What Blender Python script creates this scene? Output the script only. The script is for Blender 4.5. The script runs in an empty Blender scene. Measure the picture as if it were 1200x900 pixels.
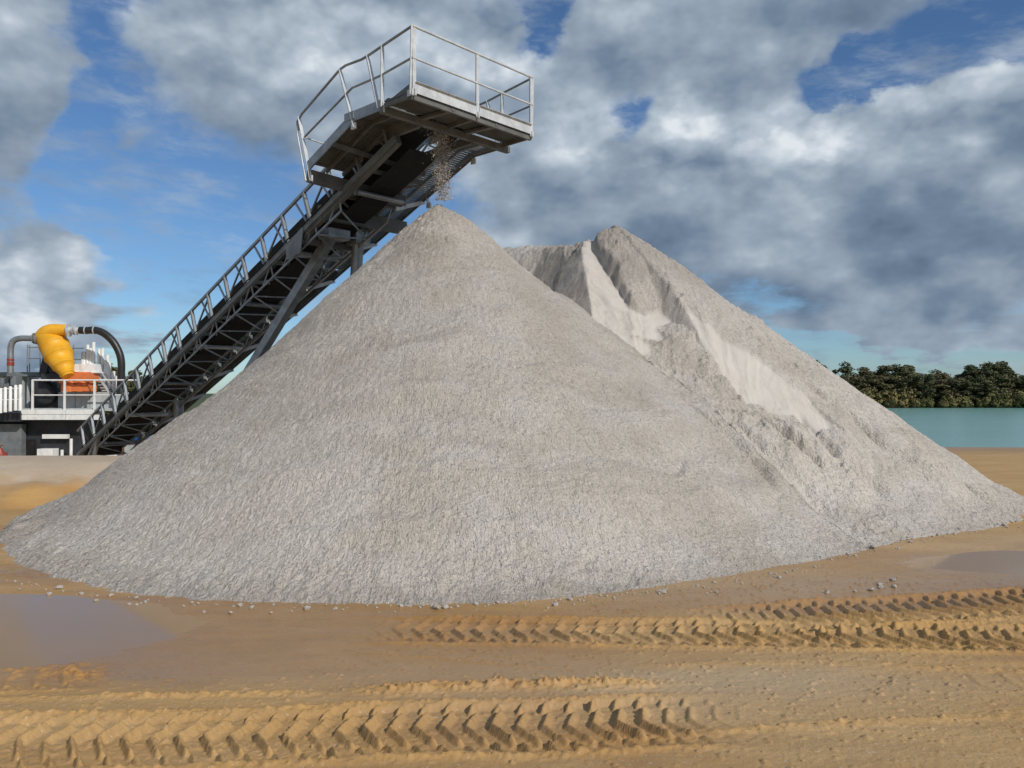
import bpy, math, random
import numpy as np
from mathutils import Vector, Matrix
random.seed(7)
R = math.radians
scene = bpy.context.scene
col = scene.collection

# ------------------------------------------------------------------ camera
FPX = 933.0
cam_d = bpy.data.cameras.new('camera')
cam = bpy.data.objects.new('camera', cam_d)
col.objects.link(cam)
cam.location = (0, 0, 1.8)
cam.rotation_euler = (R(90 + 0.86), 0, 0)
cam_d.sensor_width = 36.0
cam_d.lens = 28.0
cam_d.clip_start = 0.05
cam_d.clip_end = 6000
scene.camera = cam

# ------------------------------------------------------------------ light
SUN_EL = R(34.5)
SUN_AZ = R(138.0)                       # clockwise from +Y: behind the camera, to the right
sun_dir = Vector((math.sin(SUN_AZ)*math.cos(SUN_EL), math.cos(SUN_AZ)*math.cos(SUN_EL), math.sin(SUN_EL)))
sd = bpy.data.lights.new('sun', 'SUN')
sd.energy = 3.3
sd.angle = R(0.53)
sd.color = (1.0, 0.945, 0.87)
so = bpy.data.objects.new('sun', sd)
so.rotation_euler = sun_dir.to_track_quat('Z', 'Y').to_euler()
so.location = (20, -20, 25)
col.objects.link(so)

scene.view_settings.view_transform = 'Standard'
scene.view_settings.look = 'None'
scene.view_settings.gamma = 1
scene.view_settings.use_curve_mapping = False
scene.view_settings.exposure = 0.0
scene.render.engine = 'CYCLES'
scene.cycles.max_bounces = 6

# ------------------------------------------------------------------ world: sky and clouds, laid out by direction
world = bpy.data.worlds.new('World')
scene.world = world
world.use_nodes = True
wt = world.node_tree
wt.nodes.clear()

class G:
    """small helper to write node maths"""
    def __init__(self, t): self.t = t
    def n(self, kind, **kw):
        nd = self.t.nodes.new(kind)
        for k, v in kw.items(): setattr(nd, k, v)
        return nd
    def put(self, sock, v):
        if isinstance(v, bpy.types.NodeSocket): self.t.links.new(v, sock)
        else: sock.default_value = v
    def m(self, op, a, b=None, c=None, clamp=False):
        nd = self.n('ShaderNodeMath', operation=op, use_clamp=clamp)
        self.put(nd.inputs[0], a)
        if b is not None: self.put(nd.inputs[1], b)
        if c is not None: self.put(nd.inputs[2], c)
        return nd.outputs[0]
    def v(self, op, a, b=None, out=0):
        nd = self.n('ShaderNodeVectorMath', operation=op)
        self.put(nd.inputs[0], a)
        if b is not None: self.put(nd.inputs[1], b)
        return nd.outputs[out]
    def comb(self, x, y, z=0.0):
        nd = self.n('ShaderNodeCombineXYZ')
        for i, q in enumerate((x, y, z)): self.put(nd.inputs[i], q)
        return nd.outputs[0]
    def noise(self, vec, scale, detail=5, rough=0.5, out='Fac', lac=2.0, dist=0.0):
        nd = self.n('ShaderNodeTexNoise')
        self.put(nd.inputs['Vector'], vec)
        nd.inputs['Scale'].default_value = scale
        nd.inputs['Detail'].default_value = detail
        nd.inputs['Roughness'].default_value = rough
        nd.inputs['Lacunarity'].default_value = lac
        nd.inputs['Distortion'].default_value = dist
        return nd.outputs[out]
    def step(self, x, lo, hi, a=0.0, b=1.0):
        nd = self.n('ShaderNodeMapRange', interpolation_type='SMOOTHSTEP')
        self.put(nd.inputs[0], x)
        for i, q in zip((1, 2, 3, 4), (lo, hi, a, b)): nd.inputs[i].default_value = q
        return nd.outputs[0]
    def mix(self, f, a, b):
        nd = self.n('ShaderNodeMix', data_type='RGBA')
        self.put(nd.inputs[0], f); self.put(nd.inputs[6], a); self.put(nd.inputs[7], b)
        return nd.outputs[2]

g = G(wt)
tc = g.n('ShaderNodeTexCoord')
dirv = g.v('NORMALIZE', tc.outputs['Generated'])
sx = g.n('ShaderNodeSeparateXYZ'); wt.links.new(dirv, sx.inputs[0])
az = g.m('ARCTAN2', sx.outputs[0], sx.outputs[1])
el = g.m('ARCSINE', sx.outputs[2])
base = g.comb(g.m('MULTIPLY', az, 1.0), g.m('MULTIPLY', el, 1.5), 0.0)
warp1 = g.noise(base, 5.0, 3, 0.55, 'Color')
warp2 = g.noise(base, 18.0, 4, 0.6, 'Color')
w1 = g.v('SUBTRACT', warp1, (0.5, 0.5, 0.5))
w2 = g.v('SUBTRACT', warp2, (0.5, 0.5, 0.5))
pos = g.v('ADD', g.comb(az, el), g.v('ADD', g.v('MULTIPLY', w1, (0.16, 0.13, 0)), g.v('MULTIPLY', w2, (0.055, 0.055, 0))))
soft = g.v('ADD', g.comb(az, el), g.v('MULTIPLY', w1, (0.12, 0.1, 0)))

def cloud_blob(px, py, rx, ry, src, power=2.0):
    x = (px - 600)/FPX; z = (464 - py)/FPX
    a = math.atan(x); e = math.atan(z/math.hypot(1, x))
    sxx = rx/FPX*math.cos(a)**2; syy = ry/FPX*math.cos(a)
    d = g.v('MULTIPLY', g.v('SUBTRACT', src, (a, e, 0)), (1/sxx, 1/syy, 0))
    q = g.v('DOT_PRODUCT', d, d, out=1)
    return g.m('POWER', 2.718, g.m('MULTIPLY', q, -0.7))

def field(items, src):
    tot = None
    for (px, py, rx, ry, w) in items:
        b = g.m('MULTIPLY', cloud_blob(px, py, rx, ry, src), w)
        tot = b if tot is None else g.m('ADD', tot, b)
    return tot
cover = field([
    (5, 90, 95, 120, .8), (300, 70, 200, 95, .9), (520, 90, 110, 100, .7), (880, 20, 230, 70, .75), (720, 90, 90, 80, .55),
    (900, 160, 150, 80, .85), (740, 230, 150, 70, .8), (1130, 150, 100, 90, .95), (1100, 250, 190, 50, .9), (860, 270, 180, 40, .5),
    (60, 365, 130, 60, 1.0), (50, 290, 90, 30, .6), (970, 340, 280, 36, .75), (1090, 392, 200, 20, .65), (600, 265, 80, 25, .3),
    (210, 320, 40, 14, .15), (1150, 330, 90, 20, .35), (20, 240, 60, 40, .2),
    (105, 110, 34, 130, -.75), (230, 270, 170, 70, -.85), (735, 125, 42, 30, -1.0), (1000, 84, 75, 26, -1.1), (1165, 18, 90, 42, -1.2),
    (640, 18, 30, 50, -1.0), (1000, 305, 110, 14, -.45), (870, 352, 70, 16, -.55), (930, 408, 130, 12, -.5), (560, 235, 40, 20, -.2), (300, 360, 120, 40, -.5),
], pos)
up1 = g.v('ADD', base, (0.012, 0.05, 0))
gen = g.noise(base, 4.2, 6, 0.58)
puff = g.noise(base, 6.5, 4, 0.5)
puff_up = g.noise(up1, 6.5, 4, 0.5)
outside = g.step(g.m('ABSOLUTE', az), 0.62, 0.9)
high = g.step(el, 0.5, 0.72)
outm = g.m('MAXIMUM', outside, high)
dens = g.m('ADD', g.m('MULTIPLY', cover, 0.85), g.m('MULTIPLY', g.m('SUBTRACT', gen, 0.5), 1.25))
dens = g.m('ADD', dens, g.m('MULTIPLY', outm, 0.42))
strk = g.noise(g.comb(g.m('MULTIPLY', az, 4.0), g.m('MULTIPLY', el, 26.0)), 2.0, 5, 0.6)
dens = g.m('ADD', dens, g.m('MULTIPLY', g.m('MULTIPLY', g.m('SUBTRACT', strk, 0.5), 1.7), g.step(el, 0.02, 0.22, 1.0, 0.0)))
vn = g.n('ShaderNodeTexVoronoi', feature='F1')
wt.links.new(g.v('ADD', base, g.v('MULTIPLY', w2, (0.05, 0.06, 0))), vn.inputs['Vector'])
vn.inputs['Scale'].default_value = 13.0; vn.inputs['Detail'].default_value = 2.0; vn.inputs['Roughness'].default_value = 0.5
billow = g.m('SUBTRACT', 0.42, vn.outputs['Distance'])
dens = g.m('ADD', dens, g.m('MULTIPLY', billow, 0.32))
cov = g.step(dens, -0.04, 0.36)
wisp = g.noise(g.comb(g.m('ADD', g.m('MULTIPLY', az, 3.0), g.m('MULTIPLY', el, 2.0)), g.m('MULTIPLY', el, 9.0)), 3.0, 5, 0.65)
cov = g.m('MAXIMUM', cov, g.m('MULTIPLY', g.step(wisp, 0.42, 0.76), 0.7))

bright = field([
    (890, 135, 120, 55, .33), (960, 160, 60, 40, .12), (1130, 100, 95, 38, .38), (1150, 150, 60, 25, .2), (400, 50, 260, 80, .22), (560, 60, 80, 90, .14),
    (75, 365, 110, 34, .5), (20, 310, 60, 25, .3), (690, 150, 60, 25, .25), (920, 285, 80, 22, .2), (1150, 398, 60, 10, .35), (570, 260, 60, 25, .35), (830, 190, 60, 60, .15),
    (730, 265, 150, 35, -.2), (1090, 265, 170, 38, -.34), (960, 345, 260, 24, -.15), (840, 30, 240, 50, -.08), (60, 326, 60, 14, -.12), (1100, 325, 160, 22, -.18), (50, 170, 80, 60, -.12),
    (250, 150, 150, 25, -.12), (1130, 205, 60, 30, -.12),
], pos)
shade = g.m('MULTIPLY', g.m('SUBTRACT', puff, puff_up), 1.5)
bn2 = g.noise(base, 30.0, 5, 0.68)
br = g.m('ADD', bright, shade)
br = g.m('ADD', br, g.m('MULTIPLY', g.m('SUBTRACT', bn2, 0.5), 0.13))
br = g.m('ADD', br, g.m('MULTIPLY', g.m('SUBTRACT', 1.0, cov), 0.12))
br = g.m('ADD', br, g.m('MULTIPLY', billow, g.m('ADD', 0.12, g.m('MULTIPLY', bright, 0.9))))
br = g.m('ADD', br, 0.555)
ramp = g.n('ShaderNodeValToRGB')
wt.links.new(br, ramp.inputs[0])
cr = ramp.color_ramp
cr.elements[0].position = 0.0; cr.elements[0].color = (0.095, 0.145, 0.225, 1)
cr.elements[1].position = 1.0; cr.elements[1].color = (0.74, 0.79, 0.84, 1)
for p_, c_ in ((0.3, (0.17, 0.235, 0.325, 1)), (0.6, (0.32, 0.39, 0.475, 1)), (0.8, (0.47, 0.545, 0.625, 1))):
    e_ = cr.elements.new(p_); e_.color = c_
sky = g.n('ShaderNodeTexSky', sky_type='NISHITA', sun_disc=False)
sky.sun_elevation = SUN_EL
sky.sun_rotation = SUN_AZ
sky.altitude = 50; sky.air_density = 1.0; sky.dust_density = 0.25; sky.ozone_density = 1.6
STR = 0.1
cl = g.v('MULTIPLY', ramp.outputs[0], (1/STR, 1/STR, 1/STR))
skyc = g.v('MULTIPLY', sky.outputs[0], (0.52, 0.71, 0.92))
wcol = g.mix(cov, skyc, cl)
bg = g.n('ShaderNodeBackground'); bg.inputs['Strength'].default_value = STR
wt.links.new(wcol, bg.inputs['Color'])
wo = g.n('ShaderNodeOutputWorld'); wt.links.new(bg.outputs[0], wo.inputs[0])

# ------------------------------------------------------------------ helpers: numpy noise
def vnoise(x, y, seed=0):
    """smooth value noise in [-1, 1]"""
    rs = np.random.RandomState(seed); T = rs.rand(256, 256)*2 - 1
    xi = np.floor(x).astype(int); yi = np.floor(y).astype(int)
    fx = x - xi; fy = y - yi
    fx = fx*fx*fx*(fx*(fx*6 - 15) + 10); fy = fy*fy*fy*(fy*(fy*6 - 15) + 10)
    a = T[xi & 255, yi & 255]; b = T[(xi + 1) & 255, yi & 255]
    c = T[xi & 255, (yi + 1) & 255]; d = T[(xi + 1) & 255, (yi + 1) & 255]
    return (a*(1 - fx) + b*fx)*(1 - fy) + (c*(1 - fx) + d*fx)*fy
def fbm(x, y, seed=0, octs=4, gain=0.5):
    s = 0; a = 1.0; n = 0
    for i in range(octs):
        s = s + a*vnoise(x*2**i + 17.3*i, y*2**i - 9.1*i, seed + i); n += a; a *= gain
    return s/n
def sst(x, lo, hi):
    t = np.clip((x - lo)/(hi - lo), 0, 1); return t*t*(3 - 2*t)
def seg_dist(x, y, x0, y0, x1, y1):
    L = math.hypot(x1 - x0, y1 - y0); ux, uy = (x1 - x0)/L, (y1 - y0)/L
    s = (x - x0)*ux + (y - y0)*uy; v = -(x - x0)*uy + (y - y0)*ux
    return s, v, L

# ------------------------------------------------------------------ helpers: objects
def link(o, parent=None):
    col.objects.link(o)
    if parent is not None: o.parent = parent
    return o
def tag(o, label=None, cat=None, group=None, kind=None):
    if label: o['label'] = label
    if cat: o['category'] = cat
    if group: o['group'] = group
    if kind: o['kind'] = kind
    return o
def empty(name, loc=(0, 0, 0), rz=0.0):
    o = bpy.data.objects.new(name, None); o.location = loc; o.rotation_euler = (0, 0, rz)
    o.empty_display_size = 0.3
    return link(o)
def copy_tree(o, parent=None):
    c = o.copy(); col.objects.link(c); c.parent = parent
    for ch in list(o.children): copy_tree(ch, c)
    return c
def grid_mesh(name, xs, ys, z, mat, attrs=None, keep=None):
    nx, ny = len(xs), len(ys)
    X, Y = np.meshgrid(xs, ys)
    co = np.stack([X, Y, z], -1).reshape(-1, 3).astype(np.float32)
    idx = np.arange(nx*ny).reshape(ny, nx)
    q = np.stack([idx[:-1, :-1], idx[:-1, 1:], idx[1:, 1:], idx[1:, :-1]], -1).reshape(-1, 4)
    if keep is not None:
        k = keep.reshape(-1); q = q[k[q].any(axis=1)]
        used = np.zeros(nx*ny, bool); used[q.reshape(-1)] = True
        remap = np.cumsum(used) - 1
        q = remap[q]; co = co[used]
    else: used = None
    me = bpy.data.meshes.new(name)
    me.vertices.add(len(co)); me.vertices.foreach_set('co', co.reshape(-1))
    me.loops.add(q.size); me.loops.foreach_set('vertex_index', q.reshape(-1).astype(np.int32))
    me.polygons.add(len(q)); me.polygons.foreach_set('loop_start', np.arange(0, q.size, 4, dtype=np.int32))
    me.update(calc_edges=True)
    me.polygons.foreach_set('use_smooth', np.ones(len(q), bool))
    for an, arr in (attrs or {}).items():
        at = me.attributes.new(an, 'FLOAT', 'POINT')
        v = arr.reshape(-1); v = v[used] if used is not None else v
        at.data.foreach_set('value', v.astype(np.float32))
    me.materials.append(mat)
    return link(bpy.data.objects.new(name, me))

class MB:
    def __init__(self): self.v = []; self.f = []; self.s = []
    def add(self, vs, fs, smooth=False):
        b = len(self.v); self.v += [tuple(p) for p in vs]
        self.f += [tuple(b + i for i in f) for f in fs]; self.s += [smooth]*len(fs)
    def box(self, c, size, rz=0, rot=None):
        M = rot if rot is not None else Matrix.Rotation(rz, 3, 'Z')
        c = Vector(c); h = [q/2 for q in size]
        vs = [c + M @ Vector((sx_*h[0], sy_*h[1], sz_*h[2])) for sx_ in (-1, 1) for sy_ in (-1, 1) for sz_ in (-1, 1)]
        self.add(vs, [(0, 1, 3, 2), (4, 6, 7, 5), (0, 4, 5, 1), (2, 3, 7, 6), (0, 2, 6, 4), (1, 5, 7, 3)])
    def frame(self, p, q, up=(0, 0, 1)):
        d = (Vector(q) - Vector(p)).normalized(); u = Vector(up)
        if abs(d.dot(u)) > 0.98: u = Vector((1, 0, 0)) if abs(d.x) < .9 else Vector((0, 1, 0))
        s = d.cross(u).normalized(); u = s.cross(d).normalized()
        return d, s, u
    def beam(self, p, q, w, h, up=(0, 0, 1)):
        p, q = Vector(p), Vector(q); d, s, u = self.frame(p, q, up)
        vs = [P + s*a*w/2 + u*b*h/2 for P in (p, q) for a, b in ((-1, -1), (1, -1), (1, 1), (-1, 1))]
        self.add(vs, [(0, 3, 2, 1), (4, 5, 6, 7), (0, 1, 5, 4), (1, 2, 6, 5), (2, 3, 7, 6), (3, 0, 4, 7)])
    def angle(self, p, q, w, t=0.006, up=(0, 0, 1), flip=1):
        """an L section"""
        p, q = Vector(p), Vector(q); d, s, u = self.frame(p, q, up)
        self.beam(p - s*flip*w/2, q - s*flip*w/2, t, w, up)
        self.beam(p + u*(w/2), q + u*(w/2), w - t, t, up)
    def tube(self, p, q, r, n=8, r2=None, caps=True):
        p, q = Vector(p), Vector(q); d, s, u = self.frame(p, q); r2 = r if r2 is None else r2
        vs = [P + (s*math.cos(2*math.pi*k/n) + u*math.sin(2*math.pi*k/n))*rr for P, rr in ((p, r), (q, r2)) for k in range(n)]
        self.add(vs, [(k, (k + 1) % n, n + (k + 1) % n, n + k) for k in range(n)], True)
        if caps: self.add(vs, [tuple(range(n))[::-1], tuple(range(n, 2*n))])
    def path(self, pts, r, n=8):
        pts = [Vector(p) for p in pts]
        rs = r if isinstance(r, (list, tuple)) else [r]*len(pts)
        vs = []; prev = None
        for i, p in enumerate(pts):
            a = pts[max(i - 1, 0)]; b = pts[min(i + 1, len(pts) - 1)]
            d = (b - a).normalized()
            if prev is None: _, s, u = self.frame(a, b)
            else:
                s = (prev - d*prev.dot(d)).normalized(); u = s.cross(d).normalized()
            prev = s
            vs += [p + (s*math.cos(2*math.pi*k/n) + u*math.sin(2*math.pi*k/n))*rs[i] for k in range(n)]
        fs = [(i*n + k, i*n + (k + 1) % n, (i + 1)*n + (k + 1) % n, (i + 1)*n + k) for i in range(len(pts) - 1) for k in range(n)]
        self.add(vs, fs, True)
        self.add(vs, [tuple(range(n))[::-1], tuple(range(len(vs) - n, len(vs)))])
    def lathe(self, p, axis, prof, n=24):
        """prof: list of (distance along the axis, radius)"""
        p = Vector(p); d = Vector(axis).normalized(); _, s, u = self.frame(p, p + d)
        vs = [p + d*a + (s*math.cos(2*math.pi*k/n) + u*math.sin(2*math.pi*k/n))*r for a, r in prof for k in range(n)]
        fs = [(i*n + k, i*n + (k + 1) % n, (i + 1)*n + (k + 1) % n, (i + 1)*n + k) for i in range(len(prof) - 1) for k in range(n)]
        self.add(vs, fs, True)
        self.add(vs, [tuple(range(n))[::-1], tuple(range(len(vs) - n, len(vs)))])
    def prism(self, poly, a, b):
        """poly of 3D points, extruded by vector b-a"""
        off = Vector(b) - Vector(a); P = [Vector(q) for q in poly]; n = len(P)
        self.add(P + [q + off for q in P], [tuple(range(n))[::-1], tuple(range(n, 2*n))] + [(k, (k + 1) % n, n + (k + 1) % n, n + k) for k in range(n)])
    def build(self, name, mat, parent=None, bevel=0.0):
        me = bpy.data.meshes.new(name); me.from_pydata(self.v, [], self.f)
        me.polygons.foreach_set('use_smooth', self.s)
        me.materials.append(mat); me.update()
        o = link(bpy.data.objects.new(name, me), parent)
        if bevel:
            bm_ = o.modifiers.new('bevel', 'BEVEL'); bm_.width = bevel; bm_.segments = 2; bm_.limit_method = 'ANGLE'
        return o

# ------------------------------------------------------------------ materials
def new_mat(name):
    m = bpy.data.materials.new(name); m.use_nodes = True
    t = m.node_tree; t.nodes.clear()
    gg = G(t); p = gg.n('ShaderNodeBsdfPrincipled'); o = gg.n('ShaderNodeOutputMaterial')
    t.links.new(p.outputs[0], o.inputs[0])
    return m, gg, p
def bump(gg, p, h, strength, dist, prev=None):
    b = gg.n('ShaderNodeBump'); b.inputs['Strength'].default_value = strength; b.inputs['Distance'].default_value = dist
    gg.put(b.inputs['Height'], h)
    if prev is not None: gg.t.links.new(prev, b.inputs['Normal'])
    gg.t.links.new(b.outputs[0], p.inputs['Normal']); return b.outputs[0]
def simple(name, c1, c2=None, rough=0.6, metal=0.0, scale=4.0, dirt=None, dirt_amt=0.3, bmp=0.0, spec=0.5):
    m, gg, p = new_mat(name)
    tcn = gg.n('ShaderNodeTexCoord').outputs['Object']
    nz = gg.noise(tcn, scale, 6, 0.6)
    c2 = c2 or tuple(q*0.75 for q in c1)
    cc = gg.mix(gg.step(nz, 0.35, 0.65), (*c1, 1), (*c2, 1))
    if dirt:
        st = gg.noise(gg.v('MULTIPLY', tcn, (1, 1, 0.35)), scale*2.3, 8, 0.7)
        cc = gg.mix(gg.m('MULTIPLY', gg.step(st, 0.5, 0.72), dirt_amt), cc, (*dirt, 1))
    gg.t.links.new(cc, p.inputs['Base Color'])
    gg.t.links.new(gg.m('ADD', gg.m('MULTIPLY', nz, 0.3), rough - 0.15), p.inputs['Roughness'])
    p.inputs['Metallic'].default_value = metal
    p.inputs['Specular IOR Level'].default_value = spec
    if bmp: bump(gg, p, gg.noise(tcn, scale*6, 5, 0.6), 0.5, bmp)
    return m
DUST = (0.24, 0.22, 0.19)
M = {
    'galv': simple('galvanised_steel', (0.34, 0.36, 0.37), (0.24, 0.26, 0.27), 0.42, 0.55, 5, DUST, 0.5),
    'galv_light': simple('bright_galvanised_steel', (0.66, 0.68, 0.68), (0.5, 0.52, 0.53), 0.45, 0.25, 5, DUST, 0.35),
    'steel': simple('grey_painted_steel', (0.20, 0.225, 0.235), (0.14, 0.16, 0.17), 0.5, 0.1, 3, DUST, 0.5),
    'under': simple('weathered_grey_steel', (0.145, 0.148, 0.14), (0.095, 0.098, 0.095), 0.65, 0.1, 3, (0.16, 0.12, 0.085), 0.4),
    'rubber': simple('black_rubber', (0.012, 0.012, 0.013), (0.02, 0.019, 0.018), 0.7, 0, 4, DUST, 0.08, spec=0.2),
    'hose': simple('black_hose_rubber', (0.02, 0.02, 0.02), None, 0.4, 0, 4, DUST, 0.1),
    'yellow': simple('yellow_paint', (0.84, 0.43, 0.018), (0.76, 0.36, 0.015), 0.52, 0, 3, (0.3, 0.2, 0.08), 0.2),
    'orange': simple('orange_paint', (0.75, 0.2, 0.05), (0.6, 0.15, 0.04), 0.5, 0, 4, DUST, 0.3),
    'white': simple('white_paint', (0.82, 0.83, 0.81), (0.72, 0.73, 0.72), 0.5, 0, 3, (0.3, 0.24, 0.17), 0.4),
    'pale': simple('pale_grey_paint', (0.46, 0.49, 0.48), (0.38, 0.41, 0.41), 0.55, 0, 3, DUST, 0.4),
    'dark': simple('dark_steel', (0.035, 0.038, 0.045), (0.02, 0.022, 0.027), 0.6, 0.1, 2, (0.09, 0.07, 0.055), 0.4),
    'blue': simple('blue_paint', (0.02, 0.12, 0.42), (0.015, 0.09, 0.3), 0.4, 0, 4, DUST, 0.3),
    'red': simple('red_paint', (0.32, 0.045, 0.03), (0.2, 0.035, 0.03), 0.5, 0, 4, DUST, 0.3),
    'wood': simple('brown_wood', (0.25, 0.13, 0.06), (0.17, 0.09, 0.045), 0.8, 0, 5, DUST, 0.3),
    'rust': simple('rusty_steel', (0.19, 0.08, 0.04), (0.12, 0.05, 0.03), 0.85, 0, 6, DUST, 0.3),
    'bark': simple('bark', (0.10, 0.07, 0.045), (0.05, 0.037, 0.026), 0.9, 0, 8, bmp=0.03),
}

# heap sand
def heap_material():
    m, gg, p = new_mat('pale_washed_sand')
    tcn = gg.n('ShaderNodeTexCoord').outputs['Object']
    def attr(n):
        a = gg.n('ShaderNodeAttribute', attribute_name=n); return a.outputs['Fac']
    sm = attr('smoothed'); damp = attr('damp'); streak = attr('streak')
    big = gg.noise(tcn, 0.7, 4, 0.6); mid = gg.noise(tcn, 6.0, 5, 0.6); fin = gg.noise(tcn, 55.0, 3, 0.6)
    cool = gg.noise(gg.v('ADD', tcn, (31, 7, 3)), 1.1, 4, 0.6)
    c = gg.mix(gg.step(big, 0.38, 0.64), (0.545, 0.485, 0.42, 1), (0.63, 0.572, 0.51, 1))
    c = gg.mix(gg.m('MULTIPLY', gg.step(cool, 0.45, 0.65), 0.7), c, (0.625, 0.585, 0.535, 1))
    c = gg.mix(gg.m('MULTIPLY', gg.step(fin, 0.5, 0.75), 0.35), c, (0.27, 0.245, 0.215, 1))
    c = gg.mix(gg.m('MULTIPLY', streak, 0.5), c, (0.36, 0.32, 0.275, 1))
    c = gg.mix(gg.m('MULTIPLY', sm, 0.6), c, (0.55, 0.51, 0.465, 1))
    c = gg.mix(gg.m('MULTIPLY', damp, 0.75), c, (0.19, 0.165, 0.14, 1))  # damp patches, plus shade painted on the steep slump walls
    gg.t.links.new(c, p.inputs['Base Color'])
    p.inputs['Roughness'].default_value = 0.9
    p.inputs['Specular IOR Level'].default_value = 0.25
    inv = gg.m('SUBTRACT', 1.0, gg.m('MULTIPLY', sm, 0.85))
    fl = gg.comb(attr('across'), attr('downhill'))
    d1 = gg.noise(gg.v('MULTIPLY', fl, (44.0, 25.0, 0)), 1.0, 3, 0.6)
    spk = gg.noise(gg.v('ADD', tcn, (5, 3, 9)), 34.0, 2, 0.5)
    d2 = gg.noise(gg.v('MULTIPLY', fl, (16.0, 9.0, 0)), 1.0, 2, 0.5)
    i3 = gg.noise(tcn, 26.0, 3, 0.6)
    dsh = gg.m('ADD', gg.m('MULTIPLY', d1, gg.m('SUBTRACT', 1.0, gg.m('MULTIPLY', attr('rough_apex'), .6))), gg.m('MULTIPLY', i3, gg.m('MULTIPLY', attr('rough_apex'), .6)))
    dsh = gg.m('ADD', gg.m('MULTIPLY', dsh, 0.75), gg.m('MULTIPLY', d2, 0.25))
    pit = gg.m('MULTIPLY', gg.step(dsh, 0.34, 0.46, 1.0, 0.0), inv)
    c = gg.mix(gg.m('MULTIPLY', gg.m('MULTIPLY', gg.step(spk, 0.60, 0.67), inv), 0.5), c, (0.20, 0.175, 0.15, 1))
    c = gg.mix(gg.m('MULTIPLY', gg.m('MULTIPLY', gg.step(spk, 0.30, 0.38, 1.0, 0.0), inv), 0.5), c, (0.74, 0.70, 0.65, 1))
    c = gg.mix(gg.m('MULTIPLY', pit, 0.45), c, (0.22, 0.195, 0.17, 1))
    gg.t.links.new(c, p.inputs['Base Color'])
    b0 = bump(gg, p, gg.m('MULTIPLY', gg.step(dsh, 0.3, 0.68), inv), 0.9, 0.026)
    h1 = gg.m('MULTIPLY', gg.noise(tcn, 22.0, 5, 0.65), inv)
    b1 = bump(gg, p, h1, 0.7, 0.02, b0)
    bump(gg, p, gg.noise(tcn, 120.0, 3, 0.7), 0.6, 0.006, b1)
    return m
M['heap'] = heap_material()
M['clod'] = simple('dry_sand_clod', (0.44, 0.40, 0.35), (0.33, 0.30, 0.27), 0.9, 0, 3)

def ground_material():
    m, gg, p = new_mat('orange_sand_ground')
    tcn = gg.n('ShaderNodeTexCoord').outputs['Object']
    def attr(n):
        a = gg.n('ShaderNodeAttribute', attribute_name=n); return a.outputs['Fac']
    wet = attr('wet'); grey = attr('greyed'); pale = attr('pale'); clay = attr('clay'); grass = attr('grassy')
    flat = gg.v('MULTIPLY', tcn, (0.6, 1.6, 1.0))
    big = gg.noise(flat, 0.8, 5, 0.6); mid = gg.noise(flat, 4.5, 6, 0.65); fin = gg.noise(tcn, 90.0, 3, 0.6)
    c = gg.mix(gg.step(big, 0.36, 0.66), (0.45, 0.268, 0.10, 1), (0.51, 0.33, 0.15, 1))
    c = gg.mix(gg.m('MULTIPLY', gg.step(mid, 0.42, 0.68), 0.5), c, (0.36, 0.225, 0.10, 1))
    c = gg.mix(gg.m('MULTIPLY', gg.step(fin, 0.52, 0.7), 0.4), c, (0.24, 0.155, 0.08, 1))
    sp2 = gg.noise(tcn, 48.0, 2, 0.5)
    c = gg.mix(gg.m('MULTIPLY', gg.step(sp2, 0.66, 0.72), 0.6), c, (0.62, 0.56, 0.47, 1))
    c = gg.mix(gg.m('MULTIPLY', grey, 0.7), c, (0.47, 0.36, 0.24, 1))
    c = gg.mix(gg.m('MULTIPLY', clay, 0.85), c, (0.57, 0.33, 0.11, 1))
    c = gg.mix(gg.m('MULTIPLY', wet, 0.9), c, gg.v('MULTIPLY', c, (0.70, 0.60, 0.50)))
    c = gg.mix(gg.m('MULTIPLY', pale, gg.step(mid, 0.25, 0.6, 0.95, 0.55)), c, (0.50, 0.42, 0.33, 1))
    c = gg.mix(grass, c, (0.06, 0.075, 0.025, 1))
    gg.t.links.new(c, p.inputs['Base Color'])
    wn = gg.noise(flat, 2.5, 4, 0.6)
    rg = gg.m('SUBTRACT', 0.85, gg.m('MULTIPLY', wet, gg.m('ADD', 0.4, gg.m('MULTIPLY', wn, 0.5))))
    gg.t.links.new(rg, p.inputs['Roughness'])
    p.inputs['Specular IOR Level'].default_value = 0.4
    inv = gg.m('SUBTRACT', 1.0, gg.m('MULTIPLY', wet, 0.75))
    b1 = bump(gg, p, gg.m('MULTIPLY', gg.noise(tcn, 18.0, 7, 0.7), inv), 0.8, 0.022)
    bump(gg, p, gg.m('MULTIPLY', gg.noise(tcn, 150.0, 3, 0.6), inv), 0.5, 0.003, b1)
    return m
M['ground'] = ground_material()

def water_material(name, c, rough, bscale, bstr, bdist):
    m, gg, p = new_mat(name)
    tcn = gg.n('ShaderNodeTexCoord').outputs['Object']
    nz = gg.noise(tcn, bscale*0.06, 3, 0.5)
    gg.t.links.new(gg.mix(nz, (*c, 1), (*[q*0.85 for q in c], 1)), p.inputs['Base Color'])
    p.inputs['Roughness'].default_value = rough
    p.inputs['IOR'].default_value = 1.33
    bump(gg, p, gg.noise(tcn, bscale, 4, 0.6), bstr, bdist)
    return m
M['lake'] = water_material('turquoise_lake_water', (0.20, 0.40, 0.36), 0.22, 1.6, 0.4, 0.04)
M['puddle'] = water_material('muddy_puddle_water', (0.35, 0.215, 0.10), 0.07, 6.0, 0.15, 0.004)

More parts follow.
